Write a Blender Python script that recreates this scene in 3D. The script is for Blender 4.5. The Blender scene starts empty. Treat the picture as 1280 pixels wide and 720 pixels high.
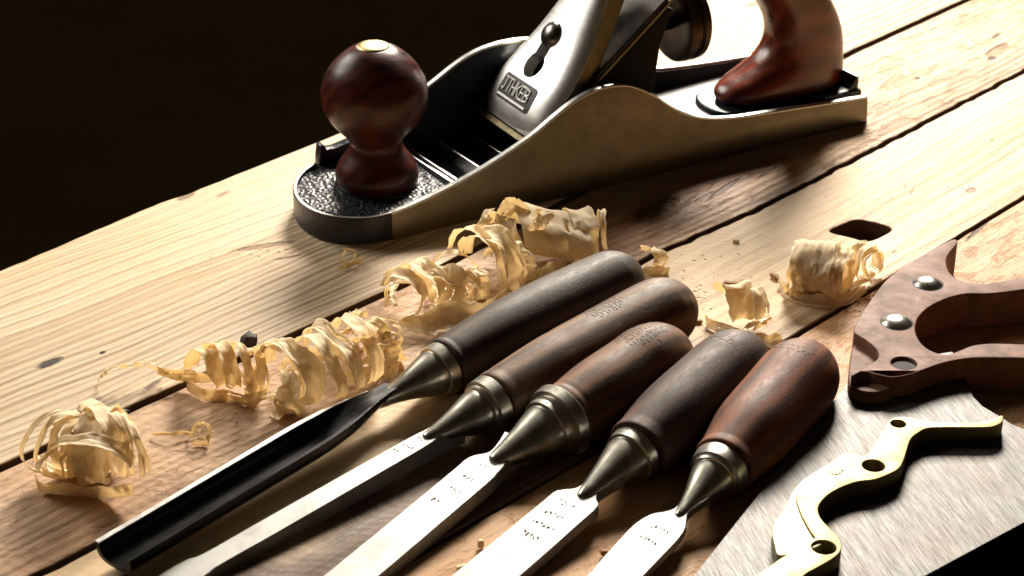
import bpy, bmesh, math, random
from mathutils import Vector, Matrix, noise

S = 0.01                       # all modelling numbers are centimetres
SC = bpy.context.scene
COL = SC.collection
rad = math.radians
random.seed(7)

# ------------------------------------------------------------------ camera
H = 33.0
PITCH = rad(28)
FPX = 2500.0
Fw = Vector((0, math.cos(PITCH), -math.sin(PITCH)))
Up = Vector((0, math.sin(PITCH), math.cos(PITCH)))
Rt = Vector((1, 0, 0))

def P(x, y, z=0.0):
    """point of the bench (height z cm) seen at photograph position x, y"""
    d = Fw * FPX + Rt * (x - 640) + Up * (360 - y)
    return Vector((0, 0, H)) + d * ((z - H) / d.z)

cam = bpy.data.cameras.new('camera')
co = bpy.data.objects.new('camera', cam)
COL.objects.link(co)
co.location = (0, 0, H * S)
co.rotation_euler = (math.pi / 2 - PITCH, 0, 0)
cam.sensor_width = 36
cam.lens = 36 * FPX / 1280
cam.clip_start = 0.02
cam.clip_end = 60
cam.dof.use_dof = True
cam.dof.focus_distance = 0.66
cam.dof.aperture_fstop = 32
SC.camera = co

# ------------------------------------------------------------------ shader helpers
class NT:
    def __init__(s, name):
        s.m = bpy.data.materials.new(name)
        s.m.use_nodes = True
        s.t = s.m.node_tree
        s.t.nodes.clear()
        s.out = s.t.nodes.new('ShaderNodeOutputMaterial')
        tc = s.t.nodes.new('ShaderNodeTexCoord')
        mp = s.t.nodes.new('ShaderNodeVectorMath'); mp.operation = 'SCALE'
        mp.inputs['Scale'].default_value = 100
        s.t.links.new(tc.outputs['Object'], mp.inputs[0])
        s.co = mp.outputs[0]
        s.uv = tc.outputs['UV']
    def L(s, a, b):
        if isinstance(a, (int, float)): b.default_value = a
        elif isinstance(a, (tuple, list)): b.default_value = tuple(a) + ((1,) if len(a) == 3 and len(b.default_value) == 4 else ())
        else: s.t.links.new(a, b)
    def math(s, op, a, b=0.0, clamp=False):
        n = s.t.nodes.new('ShaderNodeMath'); n.operation = op; n.use_clamp = clamp
        s.L(a, n.inputs[0]); s.L(b, n.inputs[1]); return n.outputs[0]
    def map(s, v, loc=(0, 0, 0), rot=(0, 0, 0), scale=(1, 1, 1)):
        n = s.t.nodes.new('ShaderNodeMapping'); s.L(v, n.inputs[0])
        n.inputs['Location'].default_value = loc; n.inputs['Rotation'].default_value = rot
        n.inputs['Scale'].default_value = scale; return n.outputs[0]
    def noise(s, v, scale=1, detail=4, rough=.5, dist=0, scl=None):
        if scl: v = s.map(v, scale=scl)
        n = s.t.nodes.new('ShaderNodeTexNoise'); s.L(v, n.inputs['Vector'])
        n.inputs['Scale'].default_value = scale; n.inputs['Detail'].default_value = detail
        n.inputs['Roughness'].default_value = rough; n.inputs['Distortion'].default_value = dist
        return n.outputs['Fac']
    def vor(s, v, scale=1, scl=None):
        if scl: v = s.map(v, scale=scl)
        n = s.t.nodes.new('ShaderNodeTexVoronoi'); s.L(v, n.inputs['Vector']); n.inputs['Scale'].default_value = scale
        return n.outputs['Distance']
    def ramp(s, f, stops):
        n = s.t.nodes.new('ShaderNodeValToRGB'); s.L(f, n.inputs[0])
        e = n.color_ramp.elements
        while len(e) < len(stops): e.new(.5)
        for i, (p, c) in enumerate(stops):
            e[i].position = p
            e[i].color = (c, c, c, 1) if isinstance(c, (int, float)) else tuple(c) + (1,)
        return n.outputs[0]
    def mix(s, f, a, b, mode='MIX'):
        n = s.t.nodes.new('ShaderNodeMix'); n.data_type = 'RGBA'; n.blend_type = mode
        s.L(f, n.inputs[0]); s.L(a, n.inputs[6]); s.L(b, n.inputs[7]); return n.outputs[2]
    def sep(s, v):
        n = s.t.nodes.new('ShaderNodeSeparateXYZ'); s.L(v, n.inputs[0]); return n.outputs
    def comb(s, x, y, z):
        n = s.t.nodes.new('ShaderNodeCombineXYZ'); s.L(x, n.inputs[0]); s.L(y, n.inputs[1]); s.L(z, n.inputs[2]); return n.outputs[0]
    def bump(s, h, strength=.5, dist=.001, normal=None):
        n = s.t.nodes.new('ShaderNodeBump'); s.L(h, n.inputs['Height'])
        n.inputs['Strength'].default_value = strength; n.inputs['Distance'].default_value = dist
        if normal is not None: s.L(normal, n.inputs['Normal'])
        return n.outputs[0]
    def spot(s, x, y, ang, lx, ly, soft=.35, wob=.5):
        """0..1 mask of a ragged elliptical mark at x, y (cm, object space)"""
        v = s.map(s.co, loc=(-x, -y, 0))
        v = s.map(v, rot=(0, 0, -ang), scale=(1, 1, 1))
        v = s.map(v, scale=(1 / lx, 1 / ly, 0))
        n = s.t.nodes.new('ShaderNodeVectorMath'); n.operation = 'LENGTH'; s.L(v, n.inputs[0])
        d = n.outputs['Value']
        if wob: d = s.math('ADD', d, s.math('MULTIPLY', s.math('SUBTRACT', s.noise(s.co, 2.5 / max(.15, min(lx, ly)) * .5, 4, .7), .5), wob * 2))
        m = s.math('SUBTRACT', 1.0, d)
        return s.math('DIVIDE', m, soft, True)
    def bsdf(s, **k):
        n = s.t.nodes.new('ShaderNodeBsdfPrincipled')
        for a, b in k.items():
            s.L(b, n.inputs[a.replace('_', ' ')])
        s.t.links.new(n.outputs[0], s.out.inputs[0]); return n

# ---- planks
def plank_mat(name, light, dark, warm, seed, ring=1.0, relief=1.0, rings_amt=.6, cross=0.0, spots=(), wear=0.0):
    t = NT(name)
    v = t.map(t.co, loc=(seed * 13.1, seed * 7.7, seed))
    x, y, z = t.sep(v)
    w1 = t.noise(v, .12, 2, .5, scl=(.35, 1, .3))
    w2 = t.noise(v, .7, 3, .5, scl=(.25, 1, 1))
    yy = t.math('ADD', y, t.math('ADD', t.math('MULTIPLY', w1, 3.2), t.math('MULTIPLY', w2, .5)))
    ph = t.math('MULTIPLY', yy, 6.283 * 1.45 * ring)
    r = t.math('ADD', t.math('MULTIPLY', t.math('SINE', ph), .5), .5)
    r = t.math('POWER', r, 2.0)
    ph2 = t.math('MULTIPLY', yy, 6.283 * 3.1 * ring)
    r2 = t.math('ADD', t.math('MULTIPLY', t.math('SINE', ph2), .5), .5)
    fib = t.noise(v, 1, 6, .65, scl=(.5, 9, 3))
    fine = t.noise(v, 1, 4, .7, scl=(1.6, 38, 10))
    pore = t.noise(v, 1, 2, .5, scl=(2.5, 30, 10))
    patch = t.noise(v, .16, 4, .55, scl=(.5, 1, 1))
    amt = t.ramp(t.noise(v, .22, 2, .5, scl=(.4, 1, 1)), [(.35, .25), (.65, 1.0)])
    g = t.math('MULTIPLY', t.math('ADD', t.math('MULTIPLY', r, .55), t.math('MULTIPLY', r2, .25)), amt)
    g = t.math('ADD', t.math('MULTIPLY', g, rings_amt), t.math('MULTIPLY', t.ramp(fib, [(.35, 0), (.7, 1)]), .4))
    g = t.math('ADD', g, t.math('MULTIPLY', t.math('SUBTRACT', fine, .5), .55), True)
    c = t.mix(g, light, dark)
    c = t.mix(t.math('MULTIPLY', t.ramp(patch, [(.42, 0), (.7, 1)]), .75), c, warm, 'MULTIPLY')
    c = t.mix(t.ramp(pore, [(.66, 0), (.76, .35)]), c, (.12, .06, .03))
    h = t.math('ADD', t.math('MULTIPLY', r2, -.35), t.math('MULTIPLY', fib, .8))
    h = t.math('ADD', h, t.math('MULTIPLY', r, -.35))
    h = t.math('ADD', h, t.math('MULTIPLY', fine, .3))
    if cross:      # fine chatter across the board
        cr = t.math('SINE', t.math('MULTIPLY', t.math('ADD', t.math('ADD', x, t.math('MULTIPLY', y, .55)), t.math('MULTIPLY', w2, 1.6)), 15.0))
        h = t.math('ADD', h, t.math('MULTIPLY', t.math('MULTIPLY', cr, t.noise(v, .5, 2)), cross))
    if wear:
        pit = t.noise(v, 1.4, 7, .7, .6, scl=(.45, 1, 1))
        pm = t.ramp(pit, [(.52, 0), (.66, 1)])
        dents = t.ramp(t.vor(v, .42), [(.0, 1), (.10, 0)])
        h = t.math('ADD', h, t.math('MULTIPLY', pm, -wear))
        h = t.math('ADD', h, t.math('MULTIPLY', dents, -1.0))
        c = t.mix(t.math('MULTIPLY', pm, .3), c, warm, 'MULTIPLY')
    rgh = .5
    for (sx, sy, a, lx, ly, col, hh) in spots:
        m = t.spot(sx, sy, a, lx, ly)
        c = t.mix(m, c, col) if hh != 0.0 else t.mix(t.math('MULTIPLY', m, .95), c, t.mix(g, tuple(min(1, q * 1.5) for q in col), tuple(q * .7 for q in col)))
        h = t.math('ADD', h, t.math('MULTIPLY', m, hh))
    nb = t.bump(h, 1.0 * relief, .0007)
    t.bsdf(Base_Color=c, Roughness=t.ramp(fib, [(.2, .42), (.8, .64)]), Normal=nb, Specular_IOR_Level=.3)
    return t.m

# ---- turned handles
def handle_mat(name, light, dark, seed, pores=1.0, gloss=.56, hv_=1.0, spec=.3):
    t = NT(name)
    v = t.map(t.co, loc=(seed * 5, seed * 3, seed))
    wob = t.noise(v, .35, 3, .5, scl=(.3, 1, 1))
    fib = t.noise(v, 1, 5, .6, scl=(.35, 3.2, 3.2))
    x, y, z = t.sep(v)
    rr = t.math('SINE', t.math('ADD', t.math('MULTIPLY', t.math('ADD', y, t.math('MULTIPLY', z, .6)), 9.0), t.math('MULTIPLY', wob, 9.0)))
    g = t.math('ADD', t.math('MULTIPLY', t.math('ADD', rr, 1), .18), t.math('MULTIPLY', fib, .75), True)
    pore = t.noise(v, 1, 3, .6, scl=(3.2, 34, 34))
    pm = t.ramp(pore, [(.58, 0), (.74, 1)])
    c = t.mix(t.ramp(g, [(.3, 0), (.8, 1)]), tuple(q * hv_ for q in light), tuple(q * hv_ for q in dark))
    c = t.mix(t.math('MULTIPLY', pm, .6), c, (dark[0] * .3, dark[1] * .3, dark[2] * .3))
    sc = t.noise(v, 1, 4, .7, scl=(.6, 2, 2))
    h = t.math('ADD', t.math('MULTIPLY', pm, -.45 * pores), t.math('MULTIPLY', sc, .9))
    t.bsdf(Base_Color=c, Roughness=t.ramp(sc, [(.3, gloss - .06), (.7, gloss + .14)]), Normal=t.bump(h, .45, .00022), Specular_IOR_Level=spec)
    return t.m

def steel_mat(name, col, rough, metallic=1.0, brush=None, bump=.15, stain=0.0, seed=0, stain_col=(.12, .1, .08)):
    t = NT(name)
    v = t.map(t.co, loc=(seed * 3.3, seed, seed * 2))
    n1 = t.noise(v, 1.1, 5, .6)
    n2 = t.noise(v, 1, 4, .65, scl=brush or (4, 4, 4))
    c = t.mix(t.math('MULTIPLY', t.ramp(n1, [(.45, 0), (.72, 1)]), stain), col, stain_col)
    c = t.mix(t.math('MULTIPLY', t.ramp(n2, [(.3, 0), (.75, 1)]), .25), c, tuple(q * .55 for q in col))
    r = t.math('ADD', rough - .08, t.math('MULTIPLY', n2, .2))
    r = t.math('ADD', r, t.math('MULTIPLY', n1, .08))
    t.bsdf(Base_Color=c, Metallic=metallic, Roughness=r, Normal=t.bump(n2, bump, .0003))
    return t.m

def japan_mat(name, textured=0.0):
    t = NT(name)
    n = t.noise(t.co, 2.2, 4, .55)
    f = t.noise(t.co, 14, 3, .6)
    h = t.math('ADD', t.math('MULTIPLY', n, 1.0), t.math('MULTIPLY', f, .35 + textured))
    rgh = .22
    if textured:
        vo = t.vor(t.co, 5.5)
        h = t.math('ADD', h, t.math('MULTIPLY', t.ramp(vo, [(.1, 1), (.5, 0)]), 2.6))
    t.bsdf(Base_Color=t.mix(n, (.006, .009, .013), (.012, .018, .024)), Roughness=.28, Normal=t.bump(h, .9 if textured else .3, .0009), Specular_IOR_Level=.4)
    return t.m

def shaving_mat(name, c1, c2):
    t = NT(name)
    u = t.map(t.uv, scale=(1.2, 26, 1))
    n = t.noise(u, 1.0, 4, .6)
    n2 = t.noise(t.co, 3.0, 4, .6)
    c = t.mix(t.ramp(n, [(.3, 0), (.75, 1)]), c1, c2)
    c = t.mix(t.math('MULTIPLY', t.ramp(n2, [(.5, 0), (.75, 1)]), .35), c, (.72, .50, .24))
    nb = t.bump(t.math('ADD', n, n2), .5, .0007)
    b = t.t.nodes.new('ShaderNodeBsdfPrincipled')
    t.L(c, b.inputs['Base Color']); b.inputs['Roughness'].default_value = .6; t.L(nb, b.inputs['Normal'])
    b.inputs['Specular IOR Level'].default_value = .25
    tr = t.t.nodes.new('ShaderNodeBsdfTranslucent'); t.L(t.mix(.35, c, (.97, .74, .42)), tr.inputs[0]); t.L(nb, tr.inputs['Normal'])
    mx = t.t.nodes.new('ShaderNodeMixShader'); mx.inputs[0].default_value = .5
    t.t.links.new(b.outputs[0], mx.inputs[1]); t.t.links.new(tr.outputs[0], mx.inputs[2])
    t.t.links.new(mx.outputs[0], t.out.inputs[0])
    return t.m

def plain(name, col, rough=.6, metallic=0.0, nb=3.0):
    t = NT(name)
    n = t.noise(t.co, nb, 4, .6)
    t.bsdf(Base_Color=t.mix(n, tuple(q * .7 for q in col), tuple(min(1, q * 1.3) for q in col)), Roughness=rough, Metallic=metallic, Normal=t.bump(n, .2, .0004))
    return t.m

# ------------------------------------------------------------------ object helpers
FR = {}
def thing(name, label, cat, loc, ang=0.0, group=None):
    o = bpy.data.objects.new(name, None)
    COL.objects.link(o)
    o.empty_display_size = .02
    o.location = Vector(loc) * S
    o.rotation_euler = (0, 0, ang)
    o['label'] = label; o['category'] = cat
    if group: o['group'] = group
    FR[o.name] = Matrix.Translation(Vector(loc)) @ Matrix.Rotation(ang, 4, 'Z')
    return o

def mk(name, verts, faces, mat, parent=None, smooth=40, frame=None, uvs=None, world=True, recalc=True):
    """one mesh object; verts in world cm (world=True) or already in the parent's frame"""
    M = frame if frame is not None else (FR[parent.name] if parent is not None else Matrix.Identity(4))
    Mi = M.inverted()
    vs = [((Mi @ Vector(v)) if world else Vector(v)) * S for v in verts]
    me = bpy.data.meshes.new(name)
    me.from_pydata(vs, [], faces)
    if uvs is not None:
        ul = me.uv_layers.new(name='UVMap')
        for l in me.loops: ul.data[l.index].uv = uvs[l.vertex_index]
    me.validate()
    if recalc:
        bm = bmesh.new(); bm.from_mesh(me)
        bmesh.ops.recalc_face_normals(bm, faces=bm.faces)
        bm.to_mesh(me); bm.free()
    if smooth:
        for p in me.polygons: p.use_smooth = True
        me.set_sharp_from_angle(angle=rad(smooth))
    me.materials.append(mat)
    o = bpy.data.objects.new(name, me)
    COL.objects.link(o)
    if parent is not None:
        o.parent = parent
        FR[o.name] = M
    else:
        o.location = M.translation * S
        o.rotation_euler = M.to_euler()
        FR[o.name] = M
    return o

def tag(o, label=None, cat=None, group=None, kind=None):
    if label: o['label'] = label
    if cat: o['category'] = cat
    if group: o['group'] = group
    if kind: o['kind'] = kind
    return o

def bevel(o, w, seg=2, ang=35):
    m = o.modifiers.new('bevel', 'BEVEL'); m.width = w * S; m.segments = seg; m.limit_method = 'ANGLE'; m.angle_limit = rad(ang)
    m.harden_normals = False
    return o

def smooth_loop(pts, n=5, closed=True):
    out = []
    N = len(pts)
    rng = range(N if closed else N - 1)
    for i in rng:
        g = lambda k: Vector(pts[k % N] if closed else pts[max(0, min(N - 1, k))])
        p0, p1, p2, p3 = g(i - 1), g(i), g(i + 1), g(i + 2)
        if (p2 - p1).length < 1e-6: continue
        for k in range(n):
            t = k / n
            out.append(.5 * ((2 * p1) + (-p0 + p2) * t + (2 * p0 - 5 * p1 + 4 * p2 - p3) * t * t + (-p0 + 3 * p1 - 3 * p2 + p3) * t ** 3))
    if not closed: out.append(Vector(pts[-1]))
    return out

def slab2d(outline, holes, z0, z1, bev=0.0, seg=2):
    """verts, faces of an extruded outline with holes (own 2D coordinates, z up)"""
    cu = bpy.data.curves.new('tmp', 'CURVE'); cu.dimensions = '2D'; cu.fill_mode = 'BOTH'
    for lp in [outline] + list(holes):
        sp = cu.splines.new('POLY'); sp.points.add(len(lp) - 1)
        for i, p in enumerate(lp): sp.points[i].co = (p[0], p[1], 0, 1)
        sp.use_cyclic_u = True
    cu.extrude = (z1 - z0) / 2 - bev
    cu.bevel_depth = bev; cu.bevel_resolution = seg; cu.offset = -bev
    o = bpy.data.objects.new('tmp', cu); COL.objects.link(o)
    dg = bpy.context.evaluated_depsgraph_get()
    me = bpy.data.meshes.new_from_object(o.evaluated_get(dg))
    bm = bmesh.new(); bm.from_mesh(me); bmesh.ops.remove_doubles(bm, verts=bm.verts, dist=1e-4)
    bm.verts.index_update()
    vs = [Vector((v.co.x, v.co.y, v.co.z + (z0 + z1) / 2)) for v in bm.verts]
    fs = [[v.index for v in f.verts] for f in bm.faces]
    bm.free(); bpy.data.meshes.remove(me); bpy.data.objects.remove(o); bpy.data.curves.remove(cu)
    return vs, fs

def circle(cx, cy, r, n=28, ry=None):
    return [(cx + r * math.cos(2 * math.pi * i / n), cy + (ry or r) * math.sin(2 * math.pi * i / n)) for i in range(n)]

def lathe(prof, M, n=48, squash=1.0):
    """prof: (x along axis, radius); M maps local x-axis frame to world"""
    vs, fs = [], []
    for (x, r) in prof:
        for k in range(n):
            a = 2 * math.pi * k / n
            vs.append(M @ Vector((x, max(r, 1e-4) * math.cos(a), max(r, 1e-4) * squash * math.sin(a))))
    for i in range(len(prof) - 1):
        for k in range(n):
            a, b = i * n + k, i * n + (k + 1) % n
            fs.append((a, b, b + n, a + n))
    fs.append(tuple(range(n - 1, -1, -1)))
    fs.append(tuple(range((len(prof) - 1) * n, len(prof) * n)))
    return vs, fs

def frame(o, x, up=Vector((0, 0, 1))):
    x = Vector(x).normalized(); y = up.cross(x).normalized(); z = x.cross(y)
    M = Matrix((x, y, z)).transposed().to_4x4(); M.translation = Vector(o)
    return M

def boxv(x0, x1, y0, y1, z0, z1):
    vs = [Vector((x, y, z)) for x in (x0, x1) for y in (y0, y1) for z in (z0, z1)]
    fs = [(0, 1, 3, 2), (4, 6, 7, 5), (0, 4, 5, 1), (2, 3, 7, 6), (0, 2, 6, 4), (1, 5, 7, 3)]
    return vs, fs

def join(parts):
    V_, F_ = [], []
    for vs, fs in parts:
        b = len(V_); V_ += list(vs); F_ += [tuple(i + b for i in f) for f in fs]
    return V_, F_

def apply_boolean(o, cutters, parent_frame_inv):
    """cut the closed meshes (verts, faces in world cm) out of o, then drop them"""
    tmp = []
    for vs, fs in cutters:
        me = bpy.data.meshes.new('c'); me.from_pydata([(parent_frame_inv @ Vector(v)) * S for v in vs], [], fs)
        bm = bmesh.new(); bm.from_mesh(me); bmesh.ops.recalc_face_normals(bm, faces=bm.faces); bm.to_mesh(me); bm.free()
        c = bpy.data.objects.new('c', me); COL.objects.link(c); tmp.append(c)
    par = o.parent; o.parent = None
    for c in tmp:
        m = o.modifiers.new('b', 'BOOLEAN'); m.operation = 'DIFFERENCE'; m.solver = 'EXACT'; m.object = c
    dg = bpy.context.evaluated_depsgraph_get(); dg.update()
    me = bpy.data.meshes.new_from_object(o.evaluated_get(dg))
    o.modifiers.clear(); old = o.data; o.data = me; bpy.data.meshes.remove(old)
    o.parent = par
    for c in tmp:
        m = c.data; bpy.data.objects.remove(c); bpy.data.meshes.remove(m)
    me.set_sharp_from_angle(angle=rad(35))

# ================================================================== THE BENCH
GA = math.atan2(2841, 2710)                   # the boards' direction
gx = Vector((math.cos(GA), math.sin(GA), 0)); gy = Vector((-math.sin(GA), math.cos(GA), 0))
def G(x, y):                                  # pixel -> board coordinates
    p = P(x, y); return Vector((p.dot(gx), p.dot(gy)))
bench_frame = Matrix.Rotation(GA, 4, 'Z')
bench = thing('workbench', 'workbench top of pale worn pine boards with dark gaps, carrying all the tools', 'workbench', (0, 0, 0), GA)

def edge(pxs, ext0=-45, ext1=150, jit=0.0, seed=0):
    pts = [G(*p) for p in pxs]
    a, b = pts[0], pts[1]
    s0 = (b.y - a.y) / (b.x - a.x)
    pts.insert(0, Vector((ext0, a.y + (ext0 - a.x) * s0 * .3)))
    a, b = pts[-2], pts[-1]
    pts.append(Vector((ext1, b.y)))
    out = []
    for i in range(len(pts) - 1):
        a, b = pts[i], pts[i + 1]
        n = max(1, int((b - a).length / .35))
        for k in range(n):
            p = a.lerp(b, k / n)
            j = jit * (noise.noise(Vector((p.x * 1.3, seed, 0))) + .6 * noise.noise(Vector((p.x * 4.1, seed, 3))))
            out.append(Vector((p.x, p.y + j)))
    out.append(pts[-1])
    return out
def shift(pts, d): return [Vector((p.x, p.y + (d(p.x) if callable(d) else d))) for p in pts]

EA = edge([(0, 338), (60, 313), (200, 253), (232, 243), (425, 166)], jit=.05, seed=1)
EB = edge([(0, 581), (215, 483), (540, 336), (700, 250), (1065, 62), (1195, 3)], jit=.015, seed=2)
ECc = edge([(700, 378), (821, 314), (942, 261), (1120, 169), (1280, 86)], jit=.11, seed=3)
ED = edge([(900, 470), (987, 421), (1252, 261), (1280, 244)], jit=.03, seed=4)

marks1 = []
def mark(x, y, ang, lx, ly, col, h):
    g = G(x, y); return (g.x, g.y, ang, lx, ly, col, h)
DK = (.035, .02, .012)
OIL_SHADE = [(31, 32.2, .0, 21, 6.6, (.055, .024, .009), 0.0)]  # oily darker wood, deepened to paint in the shade between the chisels
SEAM = [mark(830, 272, .03, 9, 1.5, (.20, .095, .042), 0.0), mark(1000, 205, .02, 5, .8, (.40, .24, .13), 0.0)]  # worn brown seam staining that also paints in the plane's shadow
m_p1 = plank_mat('pale_board_wood', (.63, .50, .35), (.41, .285, .17), (.95, .82, .66), 1, 1.0, 1.0, .75, spots=[
    mark(62, 454, .0, .55, .22, (.06, .045, .035), -1.5), mark(330, 308, -.45, 1.3, .22, (.30, .19, .11), -.8),
    mark(232, 246, .1, .55, .22, (.22, .15, .09), -.5), mark(278, 243, .1, .4, .14, (.30, .2, .12), -.3),
    mark(128, 441, .2, .14, .10, DK, -.6), mark(190, 482, .2, .5, .12, (.16, .11, .08), -.4), mark(360, 322, -.4, .6, .1, (.22, .13, .07), -.5),
    mark(945, 4, .0, .8, .25, (.25, .14, .07), -.5)])
m_p2 = plank_mat('warm_board_wood', (.54, .38, .25), (.33, .20, .11), (.88, .70, .55), 4, .8, 1.0, .5, cross=.10, wear=.7, spots=OIL_SHADE + SEAM + [
    mark(1147, 98, .3, .16, .12, DK, -.8), mark(1247, 62, .1, 1.1, .3, (.33, .17, .09), -1.2), mark(1240, 73, .1, .3, .2, (.1, .05, .03), -1), 
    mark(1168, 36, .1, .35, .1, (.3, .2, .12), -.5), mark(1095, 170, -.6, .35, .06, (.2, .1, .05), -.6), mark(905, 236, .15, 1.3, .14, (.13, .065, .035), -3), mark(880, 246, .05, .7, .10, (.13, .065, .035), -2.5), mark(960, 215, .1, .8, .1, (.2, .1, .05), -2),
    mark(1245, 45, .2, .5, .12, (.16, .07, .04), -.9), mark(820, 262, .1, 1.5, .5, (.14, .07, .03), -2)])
m_p3 = plank_mat('honey_board_wood', (.60, .45, .28), (.42, .275, .15), (.92, .80, .64), 8, .55, .8, .3, cross=.08, spots=OIL_SHADE + [
    mark(1214, 238, .2, .32, .2, (.22, .11, .05), -.8), mark(1240, 175, .2, .2, .05, (.25, .14, .07), -.3), mark(1118, 315, .1, .16, .08, (.3, .2, .1), -.4),
    mark(1140, 240, .4, .3, .04, (.28, .16, .08), -.3), mark(920, 302, .1, .15, .1, (.3, .18, .09), -.3), mark(1180, 155, .1, .14, .06, (.25, .14, .07), -.3)])
m_p4 = plank_mat('tan_board_wood', (.48, .28, .135), (.33, .17, .075), (.85, .68, .5), 12, .35, 1.0, .5, wear=.5, spots=[
    mark(1222, 287, .15, 1.1, .1, (.07, .03, .02), -2.5), mark(1160, 330, .0, 1.2, .25, (.3, .16, .08), -.6)])

m_gap_shade = plain('shade_dark_board_edge_wood', (.085, .042, .02), .85)  # board edges coloured dark: painted shade inside the gaps and dog hole
def plank(top, bot, mat, th=4.2, holes=(), z=0.0):
    vs, fs = slab2d([(p.x, p.y) for p in top] + [(p.x, p.y) for p in reversed(bot)], holes, -th + z, z, .07, 2)
    o = mk('plank', vs, fs, mat, bench, world=False, smooth=50)
    o.data.materials.append(m_gap_shade)
    for p in o.data.polygons:
        if abs(p.normal.z) < .35: p.material_index = 1
    return o
gapB = lambda x: -.40
plank(EA, shift(EB, .0), m_p1)
plank(shift(EB, -.34), shift(ECc, .0), m_p2)
dog = [G(1037, 289), G(1052, 280.5), G(1070, 274.5), G(1092, 277.5), G(1114, 285), G(1106, 293), G(1085, 301), G(1062, 296)]
dog = [(p.x, p.y) for p in smooth_loop([tuple(p) for p in dog], 4)]
dog.reverse()
plank(shift(ECc, -.26), shift(ED, .0), m_p3, holes=[dog])
bott = [Vector((-45, -70)), Vector((150, -70))]
EDs = shift(ED, -.16)
botp = [Vector((p.x, -14 - 46)) for p in ED]
plank(EDs, botp, m_p4, z=-.03)
m_dark = plain('dark_bearer_wood', (.05, .028, .015), .8)
for (x0, x1) in ((-30, -22), (16, 24), (70, 78), (120, 128)):
    vs, fs = boxv(x0, x1, -58, 56, -12, -4.25)
    mk('bearer', vs, fs, m_dark, bench, world=False, smooth=0)
# legs of the bench
for (x, y) in ((-26, -50), (-26, 48), (124, -50), (124, 48)):
    vs, fs = boxv(x - 5, x + 5, y - 5, y + 5, -84.9, -12.05)
    mk('leg', vs, fs, m_dark, bench, world=False, smooth=0)
vs, fs = boxv(-600, 600, -400, 800, -90, -85)
t = NT('floor_dark_boards')
nx = t.noise(t.co, .05, 4, .6)
t.bsdf(Base_Color=t.mix(nx, (.26, .20, .075), (.36, .27, .10)), Roughness=.9, Specular_IOR_Level=.1)
tag(mk('floor', vs, fs, t.m, None, smooth=0), kind='structure')

# ================================================================== BENCH PLANE
PO = P(494, 300); PE = P(1085, 152)
PA = math.atan2(PE.y - PO.y, PE.x - PO.x)
pl = thing('hand_plane', 'large metal bench plane with round dark red wooden knob and black bed', 'hand plane', (PO.x, PO.y, 0), PA)
m_side = steel_mat('ground_steel_side', (.22, .195, .145), .38, brush=(.8, 1, 9), bump=.14, stain=.3, seed=1, stain_col=(.07, .05, .03))
m_rim = steel_mat('bright_ground_edge', (.85, .84, .80), .28, bump=.05, seed=2)
m_cap = steel_mat('nickel_lever_cap', (.90, .90, .88), .32, brush=(7, 1.2, 7), bump=.05, seed=3)
m_iron = steel_mat('dark_cutting_iron', (.028, .026, .023), .30, bump=.1, stain=.4, seed=4)
m_olive = steel_mat('rough_cast_edge', (.20, .17, .10), .5, bump=.4, stain=.5, seed=5)
m_jap = japan_mat('black_japanning')
m_japt = japan_mat('pebbled_black_japanning', 1.0)
m_rose = handle_mat('polished_rosewood', (.18, .030, .011), (.065, .011, .005), 3, pores=.3, gloss=.24, spec=.5)
m_brass = steel_mat('aged_brass', (.55, .42, .20), .35, bump=.1, stain=.3, seed=6)
def L(s, n, z): return Vector((s, n, z))
def pm(name, V_F, mat, parent=pl, smooth=40):
    return mk(name, V_F[0], V_F[1], mat, parent, world=False, smooth=smooth)

rim = [(-.10, 1.10), (.75, 1.22), (2.2, 1.55), (3.9, 2.07), (5.65, 2.78), (6.7, 3.36), (7.7, 3.88), (8.6, 4.15), (9.5, 4.16), (10.3, 3.96), (11.3, 3.38),
       (12.2, 2.68), (13.0, 2.2), (13.9, 1.88), (15.2, 1.64), (16.8, 1.5), (18.4, 1.38), (20.2, 1.24), (21.95, 1.12)]
rim_s = [(p.x, p.y) for p in smooth_loop(rim, 5, closed=False)]
def cheek(n0, n1, top, z0=0.0, bev=.03):
    out = list(top) + [(top[-1][0] + .08, z0), (top[0][0], z0)]
    vs, fs = slab2d(out, [], 0, n1 - n0, bev, 1)
    return [L(v.x, n0 + v.z, v.y) for v in vs], fs
body = pm('body', boxv(0.0, 22.0, .30, 5.5, .02, .60), m_jap)
bevel(body, .04)
pm('side_wall', cheek(0, .30, rim_s), m_side)
# polished top edge strips of both cheeks
def strip(n0, n1, top, h=.04, off=.0):
    """half-round polished edge along the top of a cheek"""
    vs, fs = [], []; K = 8
    nc, rw = (n0 + n1) / 2, (n1 - n0) / 2
    for (s, z) in top:
        vs += [L(s, nc - rw, z - h)] + [L(s, nc - rw * math.cos(math.pi * q / K), z - .012 + .045 * math.sin(math.pi * q / K)) for q in range(K + 1)] + [L(s, nc + rw, z - h)]
    w = K + 3
    for i in range(len(top) - 1):
        a = i * w
        for k in range(w): fs.append((a + k, a + (k + 1) % w, a + w + (k + 1) % w, a + w + k))
    fs += [tuple(range(w)), tuple(len(vs) - 1 - q for q in range(w))]
    return vs, fs
pm('rim', strip(-.002, .302, rim_s), m_rim)
rimL = [(-.35, 1.72), (-.1, 1.50), (.3, 1.55), (.9, 1.72), (2.0, 2.15), (3.2, 2.68), (4.45, 3.25), (5.65, 3.9), (6.7, 4.28), (7.9, 4.40), (9.0, 4.30), (10.2, 3.96), (11.3, 3.38),
        (12.2, 2.72), (13.2, 2.25), (15.0, 1.85), (16.8, 1.66), (18.4, 1.54), (20.5, 1.40), (21.95, 1.2)]
rimL_s = [(p.x, p.y) for p in smooth_loop(rimL, 5, closed=False)]
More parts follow.
